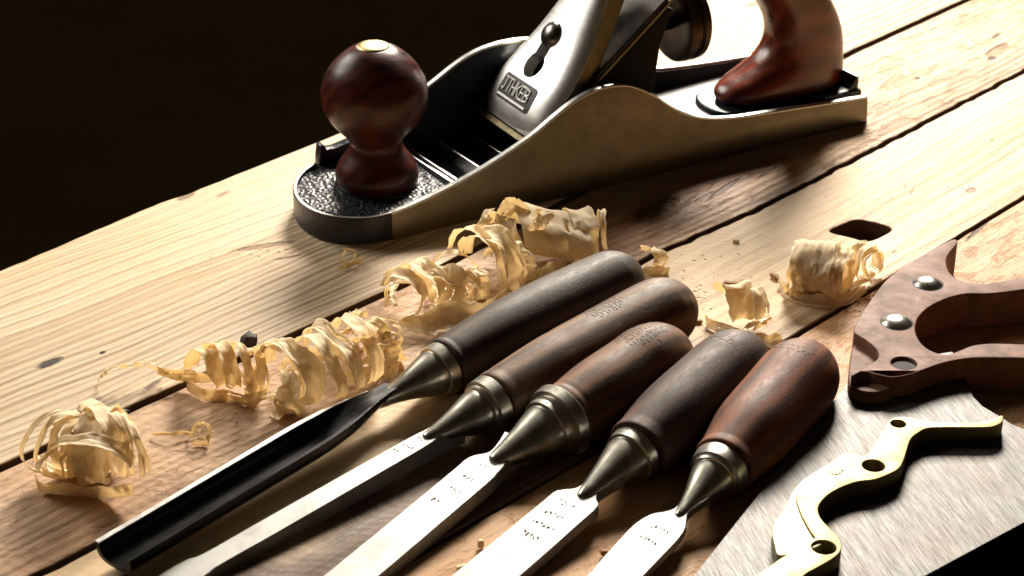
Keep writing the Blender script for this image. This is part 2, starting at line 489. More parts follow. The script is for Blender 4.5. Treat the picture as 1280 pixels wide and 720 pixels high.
pm('side_wall', cheek(5.52, 5.82, [q for q in rimL_s if q[0] > .9]), m_side)
pm('rim', strip(5.518, 5.822, [q for q in rimL_s if 1.0 < q[0] < 22]), m_rim)
low = [(s, z - .10) for (s, z) in rimL_s]
pm('wall_lining', cheek(5.44, 5.515, [(s, max(z, .9)) for s, z in low if s > .85], .5, .01), m_jap)
pm('front_horn', cheek(5.36, 5.80, [(-.5, 1.2), (-.42, 1.78), (-.3, 1.84), (-.15, 1.6), (.2, 1.58), (.95, 1.72)], .5, .04), m_jap)
pm('wall_lining', cheek(.305, .37, [(s, max(z - .10, .9)) for s, z in rim_s], .5, .01), m_jap)
# rounded toe
toe = [(2.9, .32), (1.2, .30), (0.02, .05), (-.9, .12), (-1.75, .55), (-2.35, 1.3), (-2.6, 2.3), (-2.5, 3.3), (-2.1, 4.25), (-1.4, 5.05), (-.6, 5.6), (.2, 5.78), (1.2, 5.5), (2.9, 5.5)]
arc = [(p.x, p.y) for p in smooth_loop(toe[1:13], 6, closed=False)]
arc = [toe[0]] + arc + [toe[-1]]
pm('toe', slab2d(arc, [], .02, .98, .05, 2), m_japt)
def tube_rect(path, z0, z1, w):
    """upright band following a plan path"""
    vs, fs = [], []
    n = len(path)
    for i in range(n):
        a = Vector(path[max(0, i - 1)]); b = Vector(path[min(n - 1, i + 1)])
        d = (b - a).normalized(); nn = Vector((-d.y, d.x)) * w / 2; p = Vector(path[i])
        vs += [L(p.x - nn.x, p.y - nn.y, z0), L(p.x + nn.x, p.y + nn.y, z0), L(p.x + nn.x, p.y + nn.y, z1), L(p.x - nn.x, p.y - nn.y, z1)]
    for i in range(n - 1):
        a = i * 4
        for k in range(4): fs.append((a + k, a + (k + 1) % 4, a + 4 + (k + 1) % 4, a + 4 + k))
    fs += [(0, 1, 2, 3), tuple(len(vs) - 4 + k for k in (3, 2, 1, 0))]
    return vs, fs
band = [(p.x, p.y) for p in smooth_loop([(.0, .10), (-.9, .15), (-1.72, .60), (-2.3, 1.33), (-2.54, 2.3), (-2.44, 3.28), (-2.04, 4.2), (-1.37, 4.98), (-.6, 5.5)], 6, closed=False)]
m_peb = plain('pebbled_black_enamel', (.007, .009, .011), .38)
m_peb.node_tree.nodes['Principled BSDF'].inputs['Specular IOR Level'].default_value = .25
gv, gf = [], []; GN = 130
inside = lambda x, y: (x > -.1 and .42 < y < 5.4 and x < 2.85) or (x <= -.1 and ((x - .2) / 2.6) ** 2 + ((y - 2.75) / 2.55) ** 2 < 1)
idx = {}
for i in range(GN):
    for j in range(GN):
        x = -2.5 + 5.4 * i / GN; y = .3 + 5.2 * j / GN
        if not inside(x, y): continue
        dd_ = noise.voronoi(Vector((x * 6.5, y * 6.5, 0)))[0]
        idx[(i, j)] = len(gv); gv.append(L(x, y, .985 + .045 * max(0, 1 - 1.7 * dd_[0]) + .02 * noise.noise(Vector((x * 9, y * 9, 1)))))
for (i, j) in idx:
    q = [(i, j), (i + 1, j), (i + 1, j + 1), (i, j + 1)]
    if all(a in idx for a in q): gf.append(tuple(idx[a] for a in q))
pm('pebbled_floor', (gv, gf), m_peb, smooth=80)
tr = pm('toe_rim', tube_rect(band, .04, 1.10, .16), m_jap)
bevel(tr, .035, 2)
pm('toe_edge', tube_rect([(Vector(p) * .997).to_tuple() for p in band], 1.095, 1.115, .09), m_rim)
# cross ribs of the bed
def rib(s0, n0, s1, n1, w, z0, z1, mat, name='rib'):
    o = pm(name, tube_rect([(s0, n0), (s1, n1)], z0, z1, w), mat, smooth=0)
    bevel(o, .02, 1)
    return o
pm('bed_floor', boxv(2.95, 6.6, .38, 5.43, .605, .66), m_jap, smooth=0)
rib(3.0, 5.42, 3.3, .40, .13, .6, 1.02, m_rim); rib(3.28, 5.42, 3.58, .40, .09, .6, 1.0, m_rim)
rib(4.62, 5.42, 4.92, .40, .10, .6, 1.0, m_rim); rib(6.05, 5.42, 6.35, .40, .11, .6, 1.0, m_rim)
# rear floor, tote seat and heel
m_bed = plain('worn_black_enamel', (.008, .010, .012), .42)
m_bed.node_tree.nodes['Principled BSDF'].inputs['Specular IOR Level'].default_value = .22
pm('bed_floor', boxv(11.9, 21.6, .40, 5.40, .605, 1.0), m_bed, smooth=0)
seat = smooth_loop([(15.6, 1.6), (16.4, 1.1), (19, .85), (21.9, .7), (22.04, 1.1), (22.04, 4.2), (21.5, 4.6), (18, 4.3), (16.2, 3.9), (15.5, 3.0)], 5)
pm('handle_seat', slab2d([(p.x, p.y) for p in seat], [], .8, 1.22, .10, 3), m_jap)
hv = []
heel = [(21.0, 1.0), (21.5, 1.15), (21.75, 1.45), (21.95, 1.75), (22.06, 1.75), (22.06, .05), (21.0, .05)]
vs, fs = slab2d(heel, [], 0, 4.6, .02, 1)
pm('heel', ([L(v.x, .8 + v.z, v.y) for v in vs], fs), m_jap)
# frog
frog = [(7.0, .62), (7.0, 2.05), (8.2, 3.15), (10.2, 4.85), (12.3, 6.55), (12.6, 6.4), (12.05, 5.0), (11.85, 3.4), (11.95, 1.6), (12.3, .62)]
vs, fs = slab2d(frog, [], 0, 4.0, .05, 2)
m_mat = plain('matt_black_casting', (.008, .008, .008), .7)
m_mat.node_tree.nodes['Principled BSDF'].inputs['Specular IOR Level'].default_value = .15
pm('frog', ([L(v.x, .85 + v.z, v.y) for v in vs], fs), m_mat)
# cutting iron with cap iron: a sloped plate
d = Vector((12.39 - 9.28, 0, 6.91 - 4.37)).normalized()
def sloped(s0, z0, s1, z1, n0, n1, th):
    a = Vector((s0, 0, z0)); b = Vector((s1, 0, z1)); dd = (b - a).normalized(); nn = Vector((-dd.z, 0, dd.x)) * th
    prof = [a, b, b + nn, a + nn]
    vs = [Vector((p.x, n, p.z)) for n in (n0, n1) for p in prof]
    return vs, [(0, 1, 2, 3), (7, 6, 5, 4), (0, 4, 5, 1), (1, 5, 6, 2), (2, 6, 7, 3), (3, 7, 4, 0)]
o = pm('cutting_iron', sloped(6.25, 1.90, 13.8, 8.05, .5, 5.3, .13), m_olive, smooth=0); bevel(o, .02, 1)
o = pm('cap_iron', sloped(6.35, 2.14, 12.2, 6.90, .56, 5.24, .16), m_iron, smooth=0); bevel(o, .05, 2)
# lever cap
capc = [(6.30, 2.30), (6.55, 2.95), (7.1, 3.80), (7.75, 4.58), (8.35, 5.42), (8.85, 6.25), (9.35, 7.1), (9.85, 7.95), (10.3, 8.6)]
nr = [.62, .60, .60, .68, .82, 1.0, 1.18, 1.38, 1.6]; nl = [5.2, 5.2, 5.12, 4.9, 4.5, 4.12, 3.78, 3.5, 3.3]
k = smooth_loop([(a[0], a[1], 0) for a in capc], 6, closed=False)
kr = smooth_loop([(a, b, 0) for a, b in zip(nr, nl)], 6, closed=False)
NN = 30
top_, bot_ = [], []
for i, p in enumerate(k):
    a = k[max(0, i - 1)]; b = k[min(len(k) - 1, i + 1)]
    dd = (b - a).normalized(); nx_, nz_ = -dd.y, dd.x
    for j in range(NN + 1):
        f = j / NN; n_ = kr[i].x + (kr[i].y - kr[i].x) * f
        c_ = (2 * f - 1) ** 2
        crown = -.20 * c_ - .25 * c_ ** 4
        th = .55
        top_.append(Vector((p.x + nx_ * crown, n_, p.y + nz_ * crown)))
        bot_.append(Vector((p.x + nx_ * (crown - th), n_, p.y + nz_ * (crown - th))))
W_ = NN + 1; R_ = len(k)
vs = top_ + bot_; B_ = len(top_)
fs = []
for i in range(R_ - 1):
    for j in range(NN):
        a = i * W_ + j
        fs.append((a, a + 1, a + 1 + W_, a + W_)); fs.append((B_ + a, B_ + a + W_, B_ + a + 1 + W_, B_ + a + 1))
    fs.append((i * W_, (i + 1) * W_, B_ + (i + 1) * W_, B_ + i * W_)); a = i * W_ + NN
    fs.append((a, B_ + a, B_ + a + W_, a + W_))
for j in range(NN):
    fs.append((j, B_ + j, B_ + j + 1, j + 1)); a = (R_ - 1) * W_ + j
    fs.append((a, a + 1, B_ + a + 1, B_ + a))
cap = pm('lever_cap', (vs, fs), m_cap, smooth=35)
PF = FR[pl.name]
def nrm(a): return Vector((-math.sin(a), 0, math.cos(a)))
c1 = frame(PF @ L(7.58, 2.9, 4.42), PF.to_3x3() @ nrm(rad(52))); c2 = frame(PF @ L(8.36, 2.9, 5.46), PF.to_3x3() @ nrm(rad(56)))
cut = [lathe([(-1, .56), (1, .56)], c1, 40), lathe([(-1, .50), (1, .50)], c2, 40)]
mid = (c1.translation + c2.translation) / 2; ddv = (c2.translation - c1.translation)
fm = frame(mid, ddv, PF.to_3x3() @ nrm(rad(54)))
bx_ = boxv(-ddv.length / 2, ddv.length / 2, -.36, .36, -1, 1)
cut.append(([fm @ v for v in bx_[0]], bx_[1]))
apply_boolean(cap, cut, PF.inverted())
def local_mesh(name, VF, mat, parent, smooth=40): return mk(name, VF[0], VF[1], mat, parent, world=True, smooth=smooth)
# side flange of the cap: rough cast edge, as thick as the cap
fl_v, fl_f = [], []
for i in range(R_):
    a = top_[i * W_]; b = bot_[i * W_]
    p0 = a.lerp(b, .04); p1 = a.lerp(b, 1.25)
    for q in (p0, p1): fl_v += [Vector((q.x, q.y - .035, q.z)), Vector((q.x, q.y + .10, q.z))]
for i in range(R_ - 1):
    a = i * 4; b = a + 4
    fl_f += [(a, a + 2, b + 2, b), (a + 1, b + 1, b + 3, a + 3), (a, b, b + 1, a + 1), (a + 2, a + 3, b + 3, b + 2)]
fl_f += [(0, 1, 3, 2), tuple(len(fl_v) - 4 + q for q in (0, 2, 3, 1))]
pm('cast_edge', (fl_v, fl_f), m_olive, cap)
# screw in the keyhole
m_screw = steel_mat('dark_screw_steel', (.16, .15, .14), .22, bump=.1, seed=9)
fsx = frame(PF @ L(8.50, 2.9, 5.42), PF.to_3x3() @ nrm(rad(54)))
local_mesh('cap_screw', lathe([(-1.2, .2), (-.02, .2), (-.01, .50), (.10, .54), (.24, .50), (.36, .36), (.42, .15), (.425, .0)], fsx, 32), m_screw, pl)
# maker's badge: dark panel with raised light letters and a bar below
def cap_pt(u, n_, h):
    """u in row index of k (float)"""
    i = int(min(R_ - 2, max(0, u))); f = u - i
    p = k[i].lerp(k[i + 1], f); a = k[max(0, i - 1)]; b = k[min(R_ - 1, i + 2)]
    dd = (b - a).normalized(); q = kr[i].lerp(kr[i + 1], f); ff = (n_ - q.x) / (q.y - q.x)
    c_ = (2 * ff - 1) ** 2; cr = -.20 * c_ - .25 * c_ ** 4 + h
    return Vector((p.x - dd.y * cr, n_, p.y + dd.x * cr))
def cap_panel(u0, u1, n0, n1, h, rnd=.25, nu=10, nn=16):
    vs, fs = [], []
    for i in range(nu + 1):
        for j in range(nn + 1):
            fu, fn = i / nu, j / nn
            # round the corners by pulling them in
            e = max(0, abs(2 * fu - 1) - .7) / .3
            inset = rnd * e * e
            n_ = n0 + inset + (n1 - n0 - 2 * inset) * fn
            vs.append(cap_pt(u0 + (u1 - u0) * fu, n_, h))
    m = len(vs)
    for i in range(nu + 1):
        for j in range(nn + 1):
            fu = i / nu; e = max(0, abs(2 * fu - 1) - .7) / .3; inset = rnd * e * e
            vs.append(cap_pt(u0 + (u1 - u0) * fu, n0 + inset + (n1 - n0 - 2 * inset) * j / nn, h - .03))
    w = nn + 1
    for i in range(nu):
        for j in range(nn):
            a = i * w + j; fs += [(a, a + 1, a + 1 + w, a + w), (m + a, m + a + w, m + a + w + 1, m + a + 1)]
        fs.append((i * w, (i + 1) * w, m + (i + 1) * w, m + i * w)); a = i * w + nn; fs.append((a, m + a, m + a + w, a + w))
    for j in range(nn):
        fs.append((j, m + j, m + j + 1, j + 1)); a = nu * w + j; fs.append((a, a + 1, m + a + 1, m + a))
    return vs, fs
m_badge = plain('dark_badge_enamel', (.02, .02, .018), .45)
m_let = plain('grey_badge_metal', (.34, .34, .32), .4, .6)
BU0, BU1, BN0, BN1 = 6.0, 12.3, 1.75, 4.15
badge = pm('badge', cap_panel(BU0, BU1, BN0, BN1, .02, .12), m_badge, cap)
def glyph(strokes, u0, u1, na, nb, w=.05, h=.045):
    parts = []
    for st in strokes:
        for (x0, y0), (x1, y1) in zip(st[:-1], st[1:]):
            a = cap_pt(u0 + (u1 - u0) * y0, na + (nb - na) * x0, h); b = cap_pt(u0 + (u1 - u0) * y1, na + (nb - na) * x1, h)
            if (b - a).length < 1e-5: continue
            fr = frame(a, b - a, nrm(rad(52))); Lh = (b - a).length
            vv, ff = boxv(-w * .4, Lh + w * .4, -w / 2, w / 2, -.02, .02)
            parts.append(([fr @ v for v in vv], ff))
    return parts
TT = [[(0, 1), (1, 1)], [(.5, 1), (.5, 0)]]
JJ = [[(0, 1), (1, 1)], [(.6, 1), (.6, .15), (.35, 0), (.1, .15)]]
HH = [[(0, 0), (0, 1)], [(1, 0), (1, 1)], [(0, .5), (1, .5)]]
KK = [[(0, 0), (0, 1)], [(1, 1), (0, .45)], [(.3, .6), (1, 0)]]
EE = [[(1, 1), (0, 1), (0, 0), (1, 0)], [(0, .5), (.8, .5)]]
BB = [[(0, 0), (0, 1), (.8, .9), (.8, .6), (0, .5), (.9, .4), (.9, .1), (0, 0)]]
parts = []
n_hi, n_lo = BN1 - .22, BN0 + .22
for q, gl in enumerate((JJ, TT, HH, KK, EE, BB)):
    wq = (n_hi - n_lo) / 6
    a = n_hi - q * wq; b = a - wq * .78
    parts += glyph(gl, 8.3, 11.3, a, b)
parts += glyph([[(0, 0), (1, 0)]], 7.0, 7.0, BN1 - .15, BN0 + .25, .09)
pm('lettering', join(parts), m_let, badge, smooth=0)
# adjusting wheel
wx = PF.to_3x3() @ Vector((1, 0, 0))
wm = frame(PF @ L(13.75, 2.75, 5.02), wx)
wheel = local_mesh('adjusting_wheel', lathe([(0, .001), (0, .45), (.02, 1.15), (.0, 1.25), (.04, 1.52), (.14, 1.6), (.42, 1.62), (.50, 1.5), (.60, 1.5), (.68, 1.62), (.94, 1.6), (1.04, 1.48), (1.0, .5), (1.0, .001)], wm, 56), steel_mat('dark_bronze', (.07, .045, .028), .36, bump=.3, stain=.5, seed=10), pl)
local_mesh('wheel_stud', lathe([(-2.2, .28), (1.6, .28), (1.65, .2)], frame(PF @ L(13.75, 2.75, 5.02), wx), 20), m_iron, pl)
pm('yoke', boxv(11.9, 13.2, 2.3, 3.2, 5.1, 6.9), m_mat)
# knob
kp = L(.78, 2.95, 0)
prof = [(.985, 1.42), (1.0, 1.50), (1.15, 1.56), (1.45, 1.57), (1.75, 1.47), (2.05, 1.27), (2.35, 1.08), (2.6, 1.0), (2.8, 1.02), (3.05, 1.2), (3.35, 1.48), (3.7, 1.74), (4.1, 1.92), (4.5, 1.98), (4.9, 1.96), (5.3, 1.82), (5.7, 1.58), (6.05, 1.25), (6.3, .93), (6.43, .66), (6.44, .58), (6.40, .5), (6.40, .01)]
prof = [(p.x, p.y) for p in smooth_loop(prof[:-3], 4, closed=False)] + prof[-3:]
km = Matrix.Translation(PF @ kp) @ Matrix.Rotation(-math.pi / 2, 4, 'Y')
m_knob = handle_mat('polished_red_knob_wood', (.075, .014, .007), (.03, .006, .004), 5, pores=.15, gloss=.30, spec=.32)
local_mesh('front_knob', lathe(prof, km, 72), m_knob, pl)
local_mesh('knob_cap', lathe([(6.38, .56), (6.46, .58), (6.50, .54), (6.52, .40), (6.525, .01)], km, 40), m_brass, bpy.data.objects['front_knob'])
local_mesh('knob_seat', lathe([(.9, 1.62), (1.06, 1.60), (1.07, .01)], km, 48), m_jap, pl)
# tote
secs = [(1.215, 16.35, 22.0, 1.15), (1.32, 16.12, 22.10, 1.28), (1.6, 16.05, 22.14, 1.33), (1.95, 16.35, 22.14, 1.32), (2.3, 17.1, 22.10, 1.28), (2.7, 17.85, 22.04, 1.24), (3.2, 18.32, 21.95, 1.22),
        (3.8, 18.48, 21.78, 1.22), (4.5, 18.33, 21.45, 1.24), (5.3, 17.85, 20.95, 1.27), (6.2, 17.2, 20.35, 1.28), (7.1, 16.65, 19.85, 1.27), (8.0, 16.3, 19.6, 1.22), (8.8, 16.2, 19.9, 1.14), (9.5, 16.3, 20.4, .98), (9.9, 16.7, 20.2, .7), (10.05, 17.3, 19.2, .3)]
ss = smooth_loop([(a, b, c) for a, b, c, _ in secs], 5, closed=False); sb = smooth_loop([(a, w, 0) for a, _, _, w in secs], 5, closed=False)
vs, fs = [], []; NK = 48
for q, w in zip(ss, sb):
    cx = (q.y + q.z) / 2; ra = (q.z - q.y) / 2
    for i in range(NK):
        a = 2 * math.pi * i / NK; ca, sa = math.cos(a), math.sin(a); e_ = .82
        vs.append(L(cx + ra * math.copysign(abs(ca) ** e_, ca), 2.35 + w.y * math.copysign(abs(sa) ** e_, sa), q.x))
for i in range(len(ss) - 1):
    for j in range(NK):
        a, b = i * NK + j, i * NK + (j + 1) % NK; fs.append((a, b, b + NK, a + NK))
fs += [tuple(range(NK - 1, -1, -1)), tuple(range((len(ss) - 1) * NK, len(ss) * NK))]
pm('rear_handle', (vs, fs), m_rose, smooth=60)

# ================================================================== CHISELS
m_blade = steel_mat('polished_chisel_steel', (.32, .316, .30), .45, brush=(1.2, 7, 7), bump=.10, stain=.45, seed=11, stain_col=(.12, .112, .10))
m_bdark = steel_mat('dark_tool_steel', (.16, .16, .16), .32, bump=.1, seed=12)
m_bol = steel_mat('tarnished_socket_steel', (.47, .45, .39), .27, brush=(1, 3, 3), bump=.25, stain=.7, seed=13, stain_col=(.10, .092, .078))
m_fer = steel_mat('worn_ferrule_steel', (.58, .56, .50), .28, bump=.2, stain=.35, seed=14)
m_ink = plain('stamped_mark_grime', (.03, .025, .02), .7)

CH = dict(
 c1=dict(tip=(143, 706, .35), neck=(476, 500, .75), end=(795, 338, 1.38), mat=handle_mat('charcoal_brown_handle_wood', (.075, .047, .030), (.022, .013, .009), 21),
    label='gouge with a hollow channel blade and dark straight handle, farthest left of the chisels', kind='gouge'),
 c2=dict(tip=(238, 716, .25), neck=(539, 546, .70), end=(860, 374, 1.38), mat=handle_mat('grey_brown_handle_wood', (.17, .095, .048), (.048, .023, .012), 22),
    label='narrow thick mortise chisel with long grey brown handle, lying next to the hollow gouge', kind='chisel'),
 c3=dict(tip=(447, 718, .25), neck=(624, 574, .70), end=(853, 430, 1.35), mat=handle_mat('warm_brown_handle_wood', (.19, .088, .038), (.055, .021, .010), 23),
    label='middle chisel with double metal ring and scaly hatched patch on its handle end', kind='chisel'),
 c4=dict(tip=(618, 714, .22), neck=(733, 618, .66), end=(944, 436, 1.35), mat=handle_mat('plum_brown_handle_wood', (.080, .036, .024), (.022, .010, .007), 24),
    label='broad flat chisel with four stamped lines on its blade and dark plum brown handle', kind='chisel'),
 c5=dict(tip=(777, 718, .20), neck=(852, 642, .62), end=(1022, 446, 1.35), mat=handle_mat('reddish_brown_handle_wood', (.20, .066, .026), (.055, .016, .008), 25),
    label='short chisel with rounded blade shoulders and reddish handle, lying nearest the saw', kind='chisel'),
)
def handle_profile(x0, L_, r0, rm, re, grooves=()):
    pts = [(x0, r0 * .93), (x0 + .06, r0), (x0 + .5, r0 * 1.03), (x0 + L_ * .28, rm * .96), (x0 + L_ * .54, rm), (x0 + L_ - re * 1.3, re * 1.02), (x0 + L_ - re * .75, re * .93), (x0 + L_ - re * .38, re * .74), (x0 + L_ - re * .14, re * .50), (x0 + L_ - re * .03, re * .22), (x0 + L_, .01)]
    out = [(p.x, max(.005, p.y)) for p in smooth_loop(pts, 8, closed=False)]
    for (gx_, w, d_) in grooves:
        out = [(x, r - d_ * math.exp(-((x - x0 - gx_) / w) ** 2)) for x, r in out]
    return out

def build_chisel(key, ferr, cone, hand, blade, squash=1.0):
    c = CH[key]
    T_, N_, E_ = P(*c['tip']), P(*c['neck']), P(*c['end'])
    dirh = (E_ - N_); ang = math.atan2(dirh.y, dirh.x)
    root = thing(c['kind'], c['label'], c['kind'], (N_.x, N_.y, 0), ang, 'woodworking chisels in a row')
    HM = frame(N_, dirh); HL = dirh.length
    bd = (T_ - N_); BM = frame(N_, -bd)
    x1 = cone[-1][0]
    global PROF
    PROF = rad_of(handle_profile(x1 + ferr[-1][0], HL - (x1 + ferr[-1][0]), *hand[:3], grooves=hand[3]))
    h = mk('handle', *lathe(handle_profile(x1 + ferr[-1][0], HL - (x1 + ferr[-1][0]), *hand[:3], grooves=hand[3]), HM, 64, squash), c['mat'], root)
    mk('socket', *lathe([(p.x, p.y * (1 - .10 * min(1, max(0, p.x)))) for p in smooth_loop(cone, 5, closed=False)], HM, 48), m_bol, root)
    mk('ferrule', *lathe([(x1 + a, r * .95) for a, r in ferr], HM, 56), m_fer, root)
    return root, HM, HL, BM, bd.length, h

def flat_blade(root, BM, outline, th0, th1, bev=.03, name='blade', mat=None):
    """outline: (x back from neck (positive to tip), left, right) ; slab with thickness th0 (neck) .. th1 (tip)"""
    pts = smooth_loop([(a, b, c_) for a, b, c_ in outline], 5, closed=False)
    vs, fs = [], []
    x_end = pts[-1].x
    for p in pts:
        f = p.x / x_end; th = th0 + (th1 - th0) * f; x = -p.x
        zt = .10 - .06 * f
        w = (p.y - p.z)
        b = min(bev, w * .2)
        vs += [BM @ Vector(q) for q in ((x, p.y, zt - b), (x, p.y - b, zt), (x, p.z + b, zt), (x, p.z, zt - b), (x, p.z + b * .3, zt - th), (x, p.y - b * .3, zt - th))]
    for i in range(len(pts) - 1):
        a = i * 6
        for q in range(6): fs.append((a + q, a + (q + 1) % 6, a + 6 + (q + 1) % 6, a + 6 + q))
    fs += [(0, 1, 2, 3, 4, 5), tuple(len(vs) - 6 + q for q in (5, 4, 3, 2, 1, 0))]
    return mk(name, vs, fs, mat or m_blade, root, smooth=25)

def stamps(parent, BM, rows, seed, zt=.108):
    rnd = random.Random(seed); parts = []
    for (x, yc, w, hgt, n) in rows:
        for i in range(n):
            y0 = yc + w / 2 - (i + .15) * w / n; cw = w / n * .62
            for s_ in range(rnd.choice((2, 3, 3))):
                ax, ay = rnd.uniform(-.5, .5) * hgt, rnd.uniform(0, 1) * cw
                bx2, by2 = ax + rnd.uniform(-.6, .6) * hgt, rnd.uniform(0, 1) * cw
                a = Vector((-x + ax, y0 - ay, zt)); b = Vector((-x + bx2, y0 - by2, zt))
                if (b - a).length < .02: continue
                fr = frame(a, b - a); vv, ff = boxv(0, (b - a).length, -.011, .011, -.012, .001)
                parts.append(([BM @ (fr @ v) for v in vv], ff))
    return mk('stamp', *join(parts), m_ink, parent, smooth=0)

def hatch(parent, HM, HL, x0, x1, a0, a1, prof_r, n, seed, kind='dots', mat=None):
    """small pressed marks on a handle: dots or scale strokes, between axial x0..x1 and angles a0..a1"""
    rnd = random.Random(seed); parts = []
    for i in range(n):
        for j in range(1 if kind == 'dots' else 9):
            f = i / max(1, n - 1)
            if kind == 'dots':
                x = x0 + (x1 - x0) * rnd.choice((0, .5, 1)) + rnd.uniform(-.03, .03); a = a0 + (a1 - a0) * f + rnd.uniform(-.02, .02); ln = rnd.uniform(.04, .09)
            else:
                g_ = j / 8
                if (2 * f - 1) ** 2 + (2 * g_ - 1) ** 2 > 1: continue
                x = x0 + (x1 - x0) * f + rnd.uniform(-.03, .03); a = a0 + (a1 - a0) * g_ + rnd.uniform(-.03, .03); ln = rnd.uniform(.08, .15)
            r = prof_r(x) + .006
            c_ = Vector((x, r * math.cos(a), r * math.sin(a))); tdir = Vector((rnd.uniform(-.5, .5), -math.sin(a), math.cos(a))).normalized()
            up = Vector((0, math.cos(a), math.sin(a)))
            fr = frame(c_, tdir, up); vv, ff = boxv(-ln / 2, ln / 2, -.018, .018, -.03, .0)
            parts.append(([HM @ (fr @ v) for v in vv], ff))
    return mk('pressed_marks', *join(parts), mat or m_ink, parent, smooth=0)

def rad_of(o_prof):
    def f(x):
        for (xa, ra), (xb, rb) in zip(o_prof[:-1], o_prof[1:]):
            if xa <= x <= xb: return ra + (rb - ra) * (x - xa) / max(1e-6, xb - xa)
        return o_prof[-1][1]
    return f

# -- gouge
root, HM, HL, BM, BL, h = build_chisel('c1', [(0, .80), (.02, .86), (.38, .93), (.42, .9), (.44, .86)], [(-.5, .04), (-.38, .18), (-.1, .25), (.5, .34), (1.2, .53), (1.95, .78), (2.2, .82)], (.95, 1.22, 1.12, [(.25, .05, .02)]), None)
vs, fs = [], []
NS = 18
prof_o, prof_i = [], []
for i in range(NS + 1):
    a = math.pi * (i / NS)
    y = -math.cos(a); z = -math.sin(a)
    prof_o.append((.98 * math.copysign(abs(y) ** .55, y), .86 * math.copysign(abs(z) ** .7, z) ))
    prof_i.append((.78 * math.copysign(abs(y) ** .55, y), .70 * math.copysign(abs(z) ** .8, z)))
rows = []
xs = [(-.5, .26, .30, .0), (.1, .32, .42, .0), (.6, .42, .52, .0), (1.1, .54, .6, .12), (1.7, .66, .66, .45), (2.4, .75, .7, .85), (3.2, .80, .72, 1), (5, .80, .72, 1), (8, .80, .70, 1), (BL, .80, .68, 1)]
pts = smooth_loop([(a, b, c_) for a, b, c_, _ in xs], 4, closed=False); dps = smooth_loop([(a, d_, 0) for a, _, _, d_ in xs], 4, closed=False)
ring = 2 * (NS + 1)
zt0 = .42
for p, dq in zip(pts, dps):
    f = max(0, p.x) / BL
    topz = .30 + .16 * f
    ds = max(0, min(1, dq.y))
    o_ = [BM @ Vector((-p.x, y * p.y * .95, topz + z * p.z)) for y, z in prof_o]
    i_ = [BM @ Vector((-p.x, y * p.y * .95, topz + z * p.z * ds - (1 - ds) * .0)) for y, z in prof_i]
    vs += o_ + list(reversed(i_))
n_ = len(pts)
for i in range(n_ - 1):
    for j in range(ring):
        a = i * ring + j; b = i * ring + (j + 1) % ring; fs.append((a, b, b + ring, a + ring))
for base, flip in ((0, 0), ((n_ - 1) * ring, 1)):
    for j in range(NS):
        q = (base + j, base + j + 1, base + ring - 2 - j, base + ring - 1 - j); fs.append(q if flip else tuple(reversed(q)))
m_gouge = steel_mat('blackened_gouge_steel', (.035, .035, .037), .22, brush=(.6, 6, 6), bump=.06, seed=31)
blade = mk('blade', vs, fs, m_gouge, root, smooth=35)
# polished upper edges of the channel
def edge_strip(sign):
    V2, F2 = [], []
    for p, dq in zip(pts, dps):
        if p.x < .2: continue
        f = p.x / BL; topz = .30 + .16 * f; w_ = min(1, max(.25, (p.x - .3) / 2.0))
        yo, yi = sign * .985 * p.y * .95, sign * (.985 - .22 * (1 if sign > 0 else .45) * w_) * p.y * .95
        V2 += [BM @ Vector((-p.x, yo, topz - .02)), BM @ Vector((-p.x, yo, topz + .025)), BM @ Vector((-p.x, yi, topz + .025)), BM @ Vector((-p.x, yi, topz - .02))]
    m_ = len(V2) // 4
    for i in range(m_ - 1):
        for q in range(4): F2.append((i * 4 + q, i * 4 + (q + 1) % 4, i * 4 + 4 + (q + 1) % 4, i * 4 + 4 + q))
    F2 += [(0, 1, 2, 3), tuple(len(V2) - 4 + q for q in (3, 2, 1, 0))]
    return V2, F2
mk('ground_edge', *edge_strip(1), m_rim, blade, smooth=30)
mk('ground_edge', *edge_strip(-1), m_gouge, blade, smooth=30)

# -- mortise chisel
root, HM, HL, BM, BL, h = build_chisel('c2', [(0, .74), (.02, .82), (.12, .84), (.16, .95), (.55, 1.0), (.6, .96), (.64, .9)], [(-.30, .04), (-.22, .18), (.0, .25), (.4, .34), (1.0, .52), (1.7, .76), (1.95, .78)], (.98, 1.22, 1.22, [(2.9, .05, .03), (.35, .05, .015)]), None)
b = flat_blade(root, BM, [(-1.0, .50, -.42), (-.5, .38, -.33), (-.1, .32, -.30), (.5, .36, -.36), (2, .38, -.38), (6, .40, -.40), (8.2, .40, -.38), (8.7, .52, -.44), (9.3, .55, -.5), (BL + .8, .5, -.5)], .62, .40)
stamps(b, BM, [(.35, .0, .4, .1, 4), (.9, .02, .42, .12, 4), (1.25, .1, .3, .08, 3)], 5)
hatch(h, HM, HL, 6.8, 8.3, 1.0, 1.75, PROF, 12, 3, 'scale')
